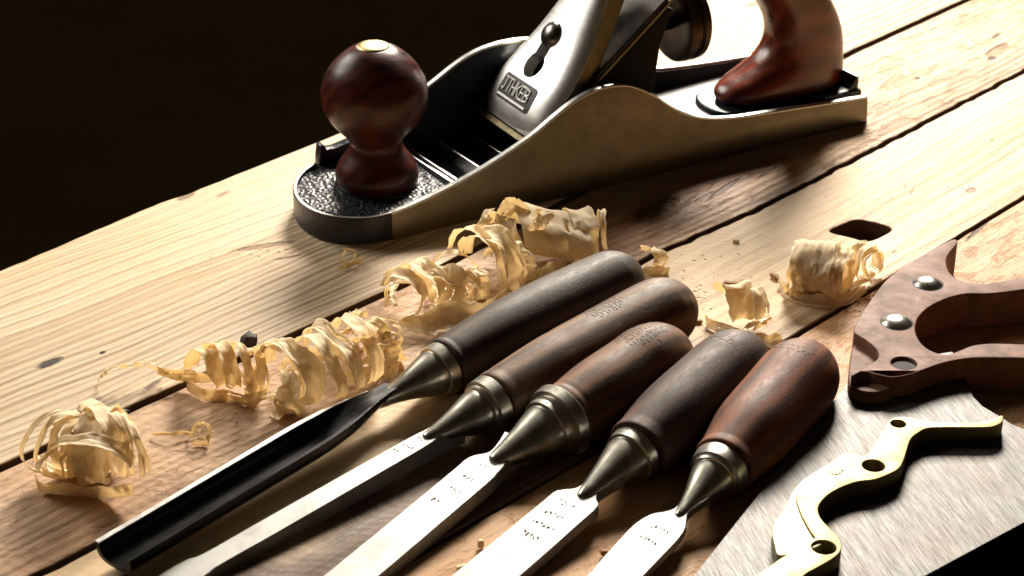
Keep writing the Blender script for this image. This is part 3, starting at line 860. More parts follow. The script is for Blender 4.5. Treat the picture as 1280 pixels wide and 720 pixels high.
# -- ringed chisel
root, HM, HL, BM, BL, h = build_chisel('c3', [(0, .90), (.02, .98), (.35, 1.02), (.38, 1.0), (.40, 1.18), (.75, 1.24), (.80, 1.2), (.84, 1.1)], [(-.34, .04), (-.25, .22), (.0, .31), (.4, .42), (1.0, .62), (1.7, .86), (1.95, .92)], (1.05, 1.25, 1.27, [(.3, .06, .02)]), None)
b = flat_blade(root, BM, [(-1.1, .64, -.5), (-.6, .48, -.40), (-.15, .40, -.34), (.1, .46, -.36), (.38, .68, -.42), (.7, .76, -.46), (1.2, .74, -.52), (3.5, .72, -.56), (BL, .70, -.60), (BL + 7, .68, -.6)], .50, .36)
stamps(b, BM, [(.6, .1, .34, .1, 2), (1.35, .1, .44, .14, 3), (2.0, .05, .5, .1, 4), (2.7, .2, .4, .14, 2)], 8)
hatch(h, HM, HL, HL - 2.6, HL - .75, .55, 2.0, PROF, 15, 4, 'scale')
# -- broad chisel
root, HM, HL, BM, BL, h = build_chisel('c4', [(0, .80), (.02, .86), (.36, .90), (.40, .86), (.42, .80), (.44, .80)], [(-.34, .04), (-.25, .18), (.0, .27), (.4, .36), (1.0, .53), (1.8, .76), (2.1, .82)], (1.0, 1.26, 1.25, [(.45, .05, .02)]), None)
b = flat_blade(root, BM, [(-1.1, .56, -.48), (-.6, .40, -.36), (-.15, .33, -.32), (.08, .40, -.44), (.25, .58, -.64), (.45, .75, -.70), (.62, .78, -.72), (1.2, .78, -.73), (BL, .80, -.78), (BL + 8, .82, -.8)], .36, .26)
stamps(b, BM, [(.75, .12, .6, .12, 4), (1.3, .1, .68, .12, 5), (1.85, .1, .85, .12, 6), (2.4, .08, .62, .12, 5)], 11)
hatch(h, HM, HL, HL - 1.75, HL - 1.62, 1.0, 1.75, PROF, 14, 6)
# -- short chisel with rounded shoulders
root, HM, HL, BM, BL, h = build_chisel('c5', [(0, .68), (.02, .74), (.1, .78), (.14, .86), (.55, .93), (.6, .9), (.64, .84)], [(-.28, .04), (-.2, .14), (.0, .20), (.4, .28), (.9, .42), (1.6, .66), (1.9, .72)], (.96, 1.27, 1.27, [(.35, .05, .02)]), None)
b = flat_blade(root, BM, [(-.9, .42, -.38), (-.45, .29, -.27), (-.1, .24, -.22), (.08, .28, -.25), (.28, .42, -.36), (.55, .66, -.50), (.95, .80, -.58), (1.5, .84, -.60), (3.0, .78, -.60), (BL + 1, .74, -.58), (BL + 8, .7, -.58)], .24, .2)
stamps(b, BM, [(.95, .1, .66, .1, 5), (1.5, .1, .6, .1, 5)], 15)
hatch(h, HM, HL, HL - 1.75, HL - 1.5, .75, 2.0, PROF, 30, 9)

# ================================================================== SAW
sawp = P(1180, 420)
saw = thing('hand_saw', 'hand saw with worn red brown open handle, brushed steel blade and wavy brass bar', 'saw', (sawp.x, sawp.y, 0), rad(55))
ZT, ZP, ZB = 1.30, .58, 1.12
def W(pts, z): return [tuple(P(x, y, z)[:2]) for x, y in pts]
def sm(pts, n=5): return [(p.x, p.y) for p in smooth_loop(pts, n)]
outer = [(1064, 469), (1074, 463), (1091, 453), (1098, 445), (1095, 436), (1085, 427), (1073, 419.5), (1067.5, 415), (1069, 405), (1078, 390), (1096, 364), (1111, 346.5), (1134, 329.5), (1160, 315), (1176, 306), (1188, 300),
         (1195, 299), (1197, 303), (1193, 309), (1187, 316), (1183, 326), (1187, 340), (1200, 350), (1220, 354), (1245, 352.5), (1280, 345), (1330, 330), (1400, 318), (1450, 345), (1455, 400), (1420, 440), (1360, 450), (1280, 447.5), (1227, 447), (1209, 448), (1190, 451), (1171, 456), (1152, 463), (1134, 469), (1115, 471.5), (1096, 468), (1080, 464)]
hole = [(1145, 404), (1151, 393), (1164, 382), (1186, 372), (1209, 367), (1232, 367), (1256, 365), (1285, 361), (1330, 356), (1380, 365), (1395, 395), (1360, 422), (1300, 431), (1280, 430), (1240, 429), (1216, 431.5), (1199, 438), (1182, 443), (1164, 438), (1152, 429), (1145, 416)]
OW = sm(W(outer, ZT)); HW = sm(W(hole, ZT))
c3_ = P(1130, 454, ZT)
small = circle(c3_.x, c3_.y, .40, 28)
v1, f1 = slab2d(OW, [HW, small], .03, ZT, .05, 3)
outer2 = [(1062, 468), (1063, 440), (1068, 420), (1085, 415), (1118, 425), (1125, 440), (1122, 468), (1105, 478), (1085, 479), (1070, 475)]
OW2 = sm(W(outer2, ZT))
v2, f2 = slab2d(OW2, [], .02, .98, .08, 3)
m_saww = NT('worn_red_brown_saw_handle')
t = m_saww
nA = t.noise(t.co, .8, 6, .65, .4); nB = t.noise(t.co, 1, 4, .6, scl=(4, .8, 4)); nC = t.noise(t.co, 6, 4, .7)
c_ = t.mix(t.ramp(nB, [(.3, 0), (.75, 1)]), (.21, .10, .066), (.12, .050, .034))
c_ = t.mix(t.math('MULTIPLY', t.ramp(nA, [(.47, 0), (.62, 1)]), .7), c_, (.09, .06, .045))
c_ = t.mix(t.math('MULTIPLY', t.ramp(nC, [(.58, 0), (.7, 1)]), .5), c_, (.24, .16, .12))
t.bsdf(Base_Color=c_, Roughness=t.ramp(nA, [(.3, .55), (.7, .7)]), Specular_IOR_Level=.18, Normal=t.bump(t.math('ADD', nA, t.math('MULTIPLY', nC, .4)), .3, .0005))
sh = mk('handle', *join([(v1, f1), (v2, f2)]), m_saww.m, saw, smooth=50)
m_nut = steel_mat('domed_nickel_screw', (.80, .78, .70), .18, bump=.08, stain=.3, seed=41)
m_hole = plain('dark_recess_lining', (.012, .008, .006), .8)  # near-black fill for screw recesses, bolt socket and brass holes
for (x, y, r) in ((1160, 354.5, .48), (1121, 403, .50)):
    p = P(x, y, ZT)
    M = Matrix.Translation(Vector((p.x, p.y, ZT))) @ Matrix.Rotation(-math.pi / 2, 4, 'Y')
    rg = mk('screw', *lathe([(-.2, r * .96), (.012, r), (.07, r * .86), (.15, r * .6), (.185, r * .3), (.19, .01)], M, 36), m_nut, sh)
    mk('screw_recess', *lathe([(-.1, r * 1.12), (.004, r * 1.1), (.006, .01)], M, 36), m_hole, sh)
p = c3_
mk('bolt_socket', *lathe([(-.1, .399), (.45, .399), (.46, .01)], Matrix.Translation(Vector((p.x, p.y, .75))) @ Matrix.Rotation(-math.pi / 2, 4, 'Y'), 28), m_hole, sh)
# blade plate
A0 = P(1064, 474, ZP); A1 = P(868, 720, ZP); da = (A1 - A0).normalized()
B0 = P(1280, 652, ZP); B1 = P(1154, 720, ZP); db = (B1 - B0).normalized()
A2 = A0 + da * 44; B2 = B0 + db * 34
plate = [tuple(A0[:2]), tuple(P(1110, 452, ZP)[:2]), tuple(P(1190, 440, ZP)[:2]), tuple(P(1208, 476, ZP)[:2])] + W([(1216, 496), (1227.5, 508), (1250, 521), (1265, 531), (1280, 537), (1330, 556)], ZP) + [tuple((B0 - db * 6)[:2]), tuple(B2[:2]), tuple(A2[:2])]
t = NT('brushed_saw_steel')
vr = t.map(t.co, rot=(0, 0, rad(40)))
n1 = t.noise(vr, 1, 5, .7, scl=(22, 1.1, 4)); n2 = t.noise(t.co, .5, 4, .6); n3 = t.noise(t.co, 9, 3, .7)
c_ = t.mix(t.ramp(n1, [(.3, 0), (.7, 1)]), (.125, .123, .122), (.065, .063, .062))
c_ = t.mix(t.math('MULTIPLY', t.ramp(n2, [(.45, 0), (.7, 1)]), .45), c_, (.11, .08, .065))
c_ = t.mix(t.ramp(n3, [(.72, 0), (.78, .8)]), c_, (.06, .04, .03))
t.bsdf(Base_Color=c_, Metallic=.8, Roughness=t.ramp(n1, [(.3, .5), (.7, .62)]), Normal=t.bump(n1, .35, .0003))
mk('blade', *slab2d(plate, [], ZP - .11, ZP, .012, 1), t.m, saw, smooth=0)
# brass bar on the blade
bout = [(1253, 519), (1239, 524.5), (1218, 528), (1190, 528), (1167.5, 527), (1152, 524.6), (1134, 521.5), (1122, 521), (1111, 526), (1102, 541), (1091, 557), (1082, 569), (1066, 573), (1051, 577), (1036, 584), (1015.5, 594), (1002, 603), (994.5, 614), (996, 628), (1003, 646), (1013, 664), (1018, 673),
        (1004, 681), (990, 690), (974, 699), (960, 709), (942, 720), (915, 737), (905, 760), (940, 775), (985, 745), (1004, 720), (1020, 710), (1038, 700), (1049, 691), (1052, 682), (1048, 671), (1038, 661), (1027, 649), (1023, 640), (1024, 631), (1033, 620), (1049, 610), (1071, 602), (1093, 599), (1111, 592.5), (1124, 585), (1130, 574), (1134, 561), (1139, 548), (1149, 540), (1160, 535), (1181, 534), (1227.5, 534), (1243, 532.5), (1253, 527)]
m_bb = NT('pale_polished_brass'); t = m_bb
n1 = t.noise(t.co, 1.2, 5, .6); n2 = t.noise(t.co, 8, 3, .6)
c_ = t.mix(t.ramp(n1, [(.35, 0), (.7, 1)]), (.29, .235, .10), (.20, .155, .065))
t.bsdf(Base_Color=c_, Metallic=.8, Roughness=t.ramp(n1, [(.3, .42), (.7, .55)]), Normal=t.bump(t.math('ADD', n1, t.math('MULTIPLY', n2, .3)), .15, .0005))
def hl(x, y, r, z):
    p = P(x, y, z); return circle(p.x, p.y, r, 26)
holes = [hl(1123, 529.5, .23, ZB), hl(1092, 582, .33, ZB), hl(1030, 684, .34, ZB)]
fit = mk('brass_bar', *slab2d(sm(W(bout, ZB)), holes, ZP + .005, ZB, .03, 3), m_bb.m, saw, smooth=50)
fl = [(1080, 572), (1062, 566), (1050, 569), (1038, 578), (1015, 592), (1000, 603), (990, 616), (982, 632), (973, 646), (967, 655), (965, 666), (968, 680), (974, 694), (1000, 690), (1028, 680), (1030, 668), (1016, 640), (1016, 615), (1040, 600), (1075, 585)]
m_fl = steel_mat('silvery_flange_metal', (.35, .325, .22), .45, metallic=.8, bump=.1, stain=.15, seed=45)
mk('flange', *slab2d(sm(W(fl, 1.05)), [], ZP + .004, 1.05, .03, 2), m_fl, fit, smooth=50)
for (x, y, r) in ((1123, 529.5, .225), (1092, 582, .325), (1030, 684, .335)):
    p = P(x, y, ZB)
    mk('hole_lining', *lathe([(0, r), (.06, r), (.061, .01)], Matrix.Translation(Vector((p.x, p.y, ZP + .02))) @ Matrix.Rotation(-math.pi / 2, 4, 'Y'), 24), m_hole, fit)
# stamped crest of small dots
rnd = random.Random(3); parts = []
for (x, y, r) in [(1037, 590, .05), (1041, 592.5, .05), (1045.5, 593, .06), (1050, 591.5, .05), (1039, 587, .03), (1045, 586.5, .035), (1053, 588, .05), (1048, 587, .03), (1064, 580, .045), (1070, 581.5, .025), (1042, 589.5, .03), (1054, 590, .03)]:
    p = P(x, y, ZB + .001)
    parts.append(lathe([(-.01, r), (.003, r), (.0035, .005)], Matrix.Translation(Vector((p.x, p.y, ZB + .001))) @ Matrix.Rotation(-math.pi / 2, 4, 'Y'), 12))
mk('stamped_crest', *join(parts), m_ink, fit, smooth=0)

# ================================================================== SHAVINGS
m_sh = shaving_mat('fresh_pine_shaving', (.97, .91, .74), (.92, .80, .56))
m_sh2 = shaving_mat('golden_pine_shaving', (.96, .88, .66), (.90, .74, .46))

def ribbon(path, wdir, width, nw=12, amp=.06, freq=1.2, seed=0, rag=.25, holes=0.0, lace=0.0, slit=-.02, taper=.35, cup=.14, frill=.07):
    """a torn ribbon of shaving. path: points; wdir / width: constants or functions of t"""
    nt = len(path)
    vs, uv, fs = [], [], []
    acc = 0
    off = Vector((seed * 3.7, seed * 1.3, seed * .7))
    for i, p in enumerate(path):
        t_ = i / (nt - 1)
        if i: acc += (path[i] - path[i - 1]).length
        w = width(t_) if callable(width) else width
        env = (1 - taper) + taper * math.sin(math.pi * min(1, max(0, t_))) ** .6
        w *= env
        wd = wdir(t_) if callable(wdir) else wdir
        tg = (path[min(nt - 1, i + 1)] - path[max(0, i - 1)]).normalized()
        wd = (wd + tg * (.35 * noise.noise(Vector((acc * .5, seed, 9))))).normalized()
        nr_ = tg.cross(wd).normalized()
        rg = lambda o_: rag * .75 * (.9 * noise.noise(Vector((acc * 1.1, seed, o_))) + .5 * noise.noise(Vector((acc * 5.1, seed, o_ + 1))) + .55 * noise.noise(Vector((acc * 14, seed, o_ + 2))))
        wl = w * (.5 + rg(1)); wr = w * (.5 + rg(21))
        for j in range(nw + 1):
            f = j / nw; g = 2 * f - 1
            q = p + wd * (-wl + (wl + wr) * f)
            q = q + nr_ * (cup * w * (g * g - .4) + .05 * noise.noise(Vector((acc * .9, f * w * 5.5, seed))) + .03 * noise.noise(Vector((acc * 2.5, f * w * 13, seed))))
            q = q + nr_ * (frill * abs(g) ** 2.5 * noise.noise(Vector((acc * 4.5, (7 if g > 0 else 0), seed)))) + tg * (frill * .5 * abs(g) ** 3 * noise.noise(Vector((acc * 9, (3 if g > 0 else 0), seed))))
            q = q + noise.noise_vector(q * freq + off) * amp + noise.noise_vector(q * freq * 3.1 + off) * amp * .45
            vs.append(q); uv.append((acc * .5, f * w))
    acc = 0
    for i in range(nt - 1):
        acc += (path[i + 1] - path[i]).length
        for j in range(nw):
            c = (vs[i * (nw + 1) + j] + vs[(i + 1) * (nw + 1) + j + 1]) / 2
            f = (j + .5) / nw
            e = abs(2 * f - 1)
            nv = noise.noise(c * 4.2 + off) * .5 + noise.noise(c * 9.0 + off) * .5
            if holes and nv > .42 - holes * (.4 + .6 * e): continue
            if lace and noise.noise(c * 6.5 + off * 2) > -.05 + (1 - lace) * .4: continue
            if slit and noise.noise(Vector((acc * .55, f * 7.5, seed + .5))) > .52 - slit: continue
            t_ = i / nt; end = min(t_, 1 - t_)
            if end < .06 and noise.noise(Vector((f * 9, seed, 40))) > (end / .06) - .5: continue
            a = i * (nw + 1) + j
            fs.append((a, a + 1, a + nw + 2, a + nw + 1))
    return vs, fs, uv

def coil(c, axis, r0, r1, turns, pitch, width, a0=0.0, seg=44, squash=1.0, tilt=0.0, **k):
    """spiral around a mostly level axis, resting above c"""
    sd = k.get('seed', 0)
    ax = Vector(axis).normalized(); b = Vector((0, 0, 1)).cross(ax).normalized(); up = ax.cross(b)
    n = max(10, int(abs(turns) * seg)); path = []
    for i in range(n + 1):
        t_ = i / n; th = a0 + 2 * math.pi * turns * t_; r = r0 + (r1 - r0) * t_
        r *= 1 + .26 * noise.noise(Vector((th * .8, sd, 3)))
        path.append(Vector(c) + ax * (pitch * turns * (t_ - .5) + .22 * noise.noise(Vector((th * .6, sd, 7)))) + up * (max(r0, r1) * squash) + b * (r * math.cos(th)) + up * (r * squash * math.sin(th)))
    width = width * .8 if not callable(width) else width
    wd = (ax + up * (tilt + .6 * noise.noise(Vector((sd * 2.3, 1, 1)))) + b * .7 * noise.noise(Vector((sd * 1.7, 5, 1)))).normalized()
    return ribbon(path, wd, width, **k)

def strip_path(pts, width, wd, n=10, **k):
    """pts: list of world points"""
    path = smooth_loop([tuple(p) for p in pts], n, closed=False)
    return ribbon(path, wd, width, **k)

def shaving(name, label, parts, mat, loc, group='wood shavings on the bench', th=.014):
    V_, F_, U_ = [], [], []
    for vs, fs, uv in parts:
        b = len(V_); V_ += vs; F_ += [tuple(i + b for i in f) for f in fs]; U_ += uv
    V_ = [Vector((v.x, v.y, max(v.z, .03 + .03 * noise.noise(v * 3)))) for v in V_]
    fr = Matrix.Translation(Vector((loc.x, loc.y, 0)))
    o = mk(name, V_, F_, mat, None, frame=fr, uvs=U_, smooth=70, recalc=False)
    me = o.data
    bm = bmesh.new(); bm.from_mesh(me)
    loose = [v for v in bm.verts if not v.link_faces]; bmesh.ops.delete(bm, geom=loose, context='VERTS')
    bm.to_mesh(me); bm.free()
    m = o.modifiers.new('sub', 'SUBSURF'); m.levels = 1; m.render_levels = 1
    m = o.modifiers.new('solid', 'SOLIDIFY'); m.thickness = th * S; m.offset = 0
    tag(o, label, 'wood shaving', group)
    return o

Z = Vector((0, 0, 1))
def dirpx(a, b):
    d_ = P(*b) - P(*a); d_.z = 0; return d_.normalized()
# 1: big ball on the left
ax = dirpx((60, 600), (180, 590))
c0 = P(110, 607)
fa = Vector((.45, -.85, .0)); ba = Vector((.8, .35, 0)); q1 = dict(rag=.08, frill=.04, taper=.15, cup=.05)
parts = [
    coil(P(84, 594), fa, 1.22, 1.15, 1.1, .25, .30, a0=1.2, seed=1, amp=.07, squash=.88, **q1),
    coil(P(92, 592), fa, .95, 1.18, 1.25, .3, .42, a0=2.9, seed=2, amp=.09, squash=.9, **q1),
    coil(P(84, 600), fa, .42, .75, 1.4, .3, .5, a0=.6, seed=3, amp=.09, **q1),
    coil(P(112, 592), Vector((.8, -.5, 0)), .7, 1.2, 1.2, .3, 1.2, a0=.3, seed=4, amp=.14, freq=1.3, squash=.92, rag=.12, taper=.2),
    coil(P(128, 592), Vector((.9, -.1, 0)), .85, 1.2, .7, .3, 1.1, a0=.1, seed=8, amp=.12, freq=1.4, squash=.95, rag=.12, taper=.2),
    coil(P(112, 602), Vector((.9, -.3, 0)), .5, .7, 1.2, .3, 1.1, a0=2.0, seed=30, amp=.14, freq=1.8, rag=.2),
    coil(P(136, 598), ba, 1.15, 1.2, .62, .3, .60, a0=-.3, seed=5, amp=.07, squash=1.0, **q1),
    coil(P(152, 600), ba, 1.12, 1.15, .62, .3, .34, a0=-.35, seed=6, amp=.06, squash=.98, **q1),
    coil(P(165, 600), ba, 1.05, 1.1, .60, .3, .26, a0=-.35, seed=7, amp=.06, squash=.95, **q1),
    coil(P(175, 598), ba, .95, 1.0, .58, .3, .20, a0=-.4, seed=10, amp=.06, squash=.92, **q1),
    strip_path([P(44, 594, .7), P(56, 606, .3), P(84, 613, .15), P(122, 616, .25), P(165, 610, .7)], .65, Vector((0, -.25, .95)).normalized(), seed=9, amp=.10, rag=.15),
    strip_path([P(56, 570, 1.1), P(76, 552, 1.8), P(112, 548, 2.1), P(148, 560, 1.8), P(168, 580, 1.2)], .5, Vector((.3, .8, .2)).normalized(), seed=20, amp=.10, rag=.2),
]
shaving('shaving', 'loose ball of curled shaving bands alone at the far left of the bench', parts, m_sh, c0)
# 2: lacy tail and arched strand
ax = dirpx((230, 490), (330, 470))
parts = [
    strip_path([P(124, 478, .15), P(133, 466, .45), P(150, 458, .7), P(178, 454, .75), P(205, 462, .5), P(232, 476, .25)], .55, Vector((.45, -.6, .6)).normalized(), n=14, nw=9, seed=11, amp=.10, lace=.75, rag=.3),
    strip_path([P(196, 462, .5), P(218, 468, .45), P(240, 468, .4), P(262, 474, .5)], .35, Vector((0, .5, .85)).normalized(), seed=12, amp=.08),
    coil(P(262, 486), ax + Vector((0, .3, 0)), .70, .75, .8, .4, .95, a0=-.5, seed=13, amp=.1, squash=1.0),
    coil(P(282, 486), ax, .85, .75, .62, .5, .75, a0=.1, seed=14, amp=.1),
    coil(P(304, 488), ax, .85, .85, .60, .3, .38, a0=.0, seed=15, amp=.08),
    coil(P(322, 490), ax, .80, .8, .60, .3, .45, a0=.1, seed=16, amp=.1),
    strip_path([P(232, 480, .15), P(258, 492, .2), P(285, 497, .12), P(315, 500, .25), P(335, 492, .5)], .4, Vector((0, .5, .85)).normalized(), seed=17, amp=.12, rag=.35),
    coil(P(318, 494), ax, .35, .5, 1.4, .3, .7, a0=.0, seed=18, amp=.16, freq=2.2, holes=.15),
]
shaving('shaving', 'long strand with a frayed lacy tail and small arches, crossing the board gap', parts, m_sh2, P(250, 485))
# 3: rib-like arches next to the gouge
ax = dirpx((340, 510), (440, 470))
parts = [
    coil(P(352, 500), ax + Vector((0, .2, 0)), 1.2, 1.15, .62, .4, .7, a0=.2, seed=21, amp=.10, squash=.85),
    coil(P(366, 508), ax, 1.15, 1.1, .66, .4, .95, a0=-.15, seed=22, amp=.12),
    coil(P(396, 504), ax, 1.25, 1.2, .60, .5, .55, a0=-.1, seed=23, amp=.10, squash=.95),
    coil(P(418, 496), ax, 1.3, 1.25, .60, .5, .75, a0=-.15, seed=24, amp=.10, squash=.95),
    coil(P(440, 480), ax, 1.15, 1.2, .60, .4, .8, a0=.0, seed=25, amp=.12, squash=1.0),
    coil(P(366, 516), ax + Vector((.4, -.6, 0)), .75, .5, 1.1, .2, .9, a0=1.2, seed=26, amp=.14, freq=1.8, holes=.08),
    coil(P(352, 520), ax, .45, .35, 1.2, .3, .8, a0=.4, seed=27, amp=.16, freq=2.0, holes=.15),
    strip_path([P(340, 470, .3), P(362, 452, .9), P(392, 444, 1.0), P(420, 440, 1.1), P(446, 430, .9)], .7, Vector((.2, .5, .8)).normalized(), seed=28, amp=.16, rag=.35, holes=.1),
]
shaving('shaving', 'shaving of tall rib like arches standing between the board gap and the gouge blade', parts, m_sh, P(390, 495))
# 4: upright flakes and ring
ax = dirpx((430, 460), (500, 430))
parts = [
    strip_path([P(424, 420, .1), P(428, 416, .8), P(438, 410, 1.3), P(446, 412, 1.0)], 1.0, ax, seed=31, amp=.12),
    strip_path([P(446, 424, .1), P(450, 424, .8), P(455, 425, 1.4), P(461, 420, 1.9), P(458, 420, 2.3)], .85, (ax + Vector((.3, 0, 0))).normalized(), seed=32, amp=.12, rag=.3),
    coil(P(478, 442), Vector((.25, -1, 0)), .65, .6, 1.1, .2, .5, a0=.3, seed=33, amp=.10),
    coil(P(462, 452), ax, .8, .6, .7, .4, .9, a0=-.2, seed=34, amp=.15, holes=.08),
    coil(P(480, 456), ax + Vector((.2, .3, 0)), .45, .6, 1.0, .3, 1.1, a0=.3, seed=35, amp=.2, freq=1.8, holes=.1),
    strip_path([P(430, 470, .3), P(455, 466, .4), P(480, 462, .3), P(500, 452, .5)], .9, Vector((0, .6, .7)).normalized(), seed=36, amp=.18, rag=.35, holes=.12),
    strip_path([P(440, 392, .4), P(448, 390, 1.2), P(452, 392, 1.6), P(458, 398, 1.4)], .3, ax, seed=37, amp=.14, lace=.4),
    coil(P(492, 420), ax + Vector((.4, -.4, 0)), .8, .9, .45, .2, .35, a0=-.4, seed=38, amp=.12, lace=.3),
]
shaving('shaving', 'crumpled shaving with upright flakes and a small ring, beside the gouge socket', parts, m_sh2, P(465, 450))
# 5: wavy heap with a round window
ax = dirpx((490, 400), (600, 350))
parts = [
    coil(P(567, 362), Vector((.15, -1, 0)), .85, .80, 1.0, .15, .42, a0=-1.0, seed=41, amp=.08, squash=.85),
    coil(P(505, 392), ax + Vector((.1, .4, 0)), .75, .8, .62, .3, .7, a0=.1, seed=42, amp=.12, rag=.3),
    coil(P(530, 384), ax, .85, .8, .62, .4, .95, a0=.0, seed=43, amp=.14, holes=.05),
    coil(P(556, 384), ax, .6, .8, .9, .4, 1.0, a0=.2, seed=44, amp=.2, freq=1.8, holes=.12),
    coil(P(594, 366), ax, 1.25, 1.2, .60, .3, .55, a0=-.05, seed=45, amp=.12, squash=1.0),
    coil(P(614, 366), ax + Vector((.1, .2, 0)), 1.0, 1.2, .65, .4, 1.1, a0=-.1, seed=46, amp=.16, freq=1.5),
    coil(P(590, 378), ax, .5, .6, 1.3, .3, 1.0, a0=.2, seed=47, amp=.2, freq=2, holes=.15),
    coil(P(640, 356), ax, .8, .7, .8, .4, 1.1, a0=.0, seed=48, amp=.18, freq=1.6, holes=.05),
    strip_path([P(498, 412, .2), P(530, 404, .45), P(560, 398, .5), P(600, 392, .4), P(640, 372, .5)], 1.0, Vector((0, .7, .6)).normalized(), seed=49, amp=.2, rag=.3),
    strip_path([P(478, 350, .7), P(500, 344, .9), P(520, 348, 1.0), P(535, 360, .6)], .7, Vector((.2, .5, .7)).normalized(), seed=50, amp=.15, rag=.4, holes=.1),
]
shaving('shaving', 'wavy heap of shaving with one round see through loop, behind the gouge handle', parts, m_sh, P(570, 380))
# 6: broad smooth roll with torn crown
ax = dirpx((640, 325), (750, 315))
parts = [
    coil(P(690, 326), ax, 1.08, 1.0, .66, .5, 3.5, a0=-.35, seed=61, amp=.12, freq=.6, rag=.03, nw=20, squash=.9, slit=-.2, taper=.0, frill=.02, cup=.02),
    coil(P(726, 322), ax, 1.0, 1.0, .60, .4, 1.1, a0=-.3, seed=62, amp=.12, rag=.15, squash=.9),
    coil(P(752, 318), ax + Vector((0, -.2, 0)), .92, .85, .62, .3, .28, a0=-.4, seed=63, amp=.08, squash=.95),
    strip_path([P(622, 318, .3), P(618, 300, .7), P(607, 288, 1.1), P(606, 276, 1.5), P(612, 262, 1.7)], .6, Vector((.9, .2, .1)).normalized(), seed=64, amp=.12, rag=.35, holes=.05),
    strip_path([P(640, 322, .4), P(630, 300, 1.0), P(622, 284, 1.5), P(628, 266, 2.0), P(645, 256, 2.2), P(662, 264, 2.0), P(668, 276, 1.7)], .55, Vector((-.3, .3, .85)).normalized(), seed=65, amp=.12, rag=.35, holes=.05),
    strip_path([P(660, 300, 1.2), P(670, 290, 1.6), P(678, 276, 2.0), P(688, 262, 2.2)], .55, Vector((.8, .1, -.4)).normalized(), seed=66, amp=.12, rag=.3, holes=.05),
    strip_path([P(668, 290, 1.3), P(672, 276, 1.9), P(672, 262, 2.3)], .2, Vector((1, 0, 0)), seed=67, amp=.1, rag=.4),
    coil(P(632, 330), ax, .8, .95, .75, .3, 1.0, a0=.0, seed=68, amp=.18, freq=1.7, holes=.1),
    strip_path([P(640, 345, .2), P(670, 345, .5), P(690, 340, .5), P(708, 334, .3)], .8, Vector((.1, .6, .7)).normalized(), seed=69, amp=.16, rag=.3),
]
shaving('shaving', 'broad smooth rolled shaving with a torn crown, against the side of the plane', parts, m_sh, P(690, 325))
# 7: round roll right of centre
ax = dirpx((990, 350), (1060, 362))
k7 = dict(rag=.10, taper=.10, nw=18, slit=-.1, frill=.05, cup=.06)
parts = [
    coil(P(1018, 364), ax + Vector((0, .15, 0)), 1.0, .80, 1.7, .15, 1.9, a0=.6, seed=71, amp=.13, freq=1.1, squash=.92, **k7),
    coil(P(1040, 366), ax + Vector((0, -.1, 0)), .98, .90, 1.2, .15, 1.3, a0=2.1, seed=72, amp=.14, freq=1.5, squash=.88, **k7),
    coil(P(1000, 364), ax, .90, .5, 1.5, .1, .9, a0=3.0, seed=73, amp=.12, freq=1.5, **k7),
    coil(P(1078, 348), ax + Vector((0, -.6, 0)), .72, .6, 1.0, .1, .65, a0=-.9, seed=74, amp=.1, squash=.95, rag=.2, taper=.2),
    coil(P(1088, 350), ax + Vector((0, -.4, 0)), .60, .55, .8, .1, .45, a0=-.9, seed=75, amp=.1, rag=.2),
    strip_path([P(972, 352, .15), P(985, 368, .1), P(1010, 376, .1), P(1050, 376, .15), P(1085, 360, .15)], .5, Vector((0, .6, .7)).normalized(), seed=77, amp=.12, rag=.35),
]
shaving('shaving', 'tight round curled shaving sitting beside the square hole in the board', parts, m_sh, P(1030, 360))
# 8: flattened shaving behind the handles
ax = dirpx((890, 400), (970, 400))
parts = [
    coil(P(915, 402), ax + Vector((0, .3, 0)), .7, .65, .6, .3, 1.3, a0=.0, seed=81, amp=.14, freq=1.4, nw=10),
    coil(P(945, 408), ax, .6, .7, .65, .2, .7, a0=-.2, seed=82, amp=.14),
    strip_path([P(935, 410, .2), P(948, 400, .8), P(955, 398, 1.2), P(962, 404, .9)], .45, Vector((.9, .3, .2)).normalized(), seed=83, amp=.12),
    strip_path([P(882, 400, .2), P(905, 416, .15), P(940, 426, .15), P(975, 424, .2)], .7, Vector((0, .7, .5)).normalized(), seed=84, amp=.14, rag=.4, holes=.1),
]
shaving('shaving', 'thin translucent shaving flattened behind the ends of the two right hand chisel handles', parts, m_sh, P(925, 408))
parts = [coil(P(815, 338), dirpx((800, 340), (830, 335)), .45, .4, .8, .2, .6, a0=0, seed=86, amp=.14, freq=2, rag=.35, holes=.1),
         strip_path([P(800, 345, .1), P(815, 340, .3), P(835, 338, .1)], .4, Vector((0, .6, .7)).normalized(), seed=87, amp=.12, rag=.4)]
shaving('shaving', 'scrap of crumpled shaving showing just past the end of the gouge handle', parts, m_sh, P(815, 338))
# 9: tiny curl near the plane toe
parts = [coil(P(436, 330), Vector((.5, -1, 0)), .30, .26, 1.1, .1, .24, a0=.2, seed=91, amp=.07, rag=.35),
         strip_path([P(420, 336, .06), P(432, 334, .1), P(444, 328, .25), P(455, 324, .2)], .22, Vector((0, .5, .8)).normalized(), seed=92, amp=.08, rag=.4)]
shaving('shaving', 'tiny ring shaped curl on the pale board in front of the plane toe', parts, m_sh2, P(436, 330))
# 10: wisp
parts = [strip_path([P(188, 543, .12), P(210, 543, .22), P(232, 541, .18), P(245, 545, .1)], .10, Vector((0, .3, .95)).normalized(), seed=95, amp=.05),
         strip_path([P(236, 548, .1), P(244, 538, .35), P(256, 536, .4), P(266, 546, .3), P(258, 553, .1), P(244, 554, .1)], .36, Vector((.3, .5, .7)).normalized(), seed=96, amp=.14, rag=.5, holes=.15, lace=.2)]
shaving('shaving', 'thin wisp ending in a frayed tuft, between the left ball of shavings and the gouge', parts, m_sh2, P(240, 547))

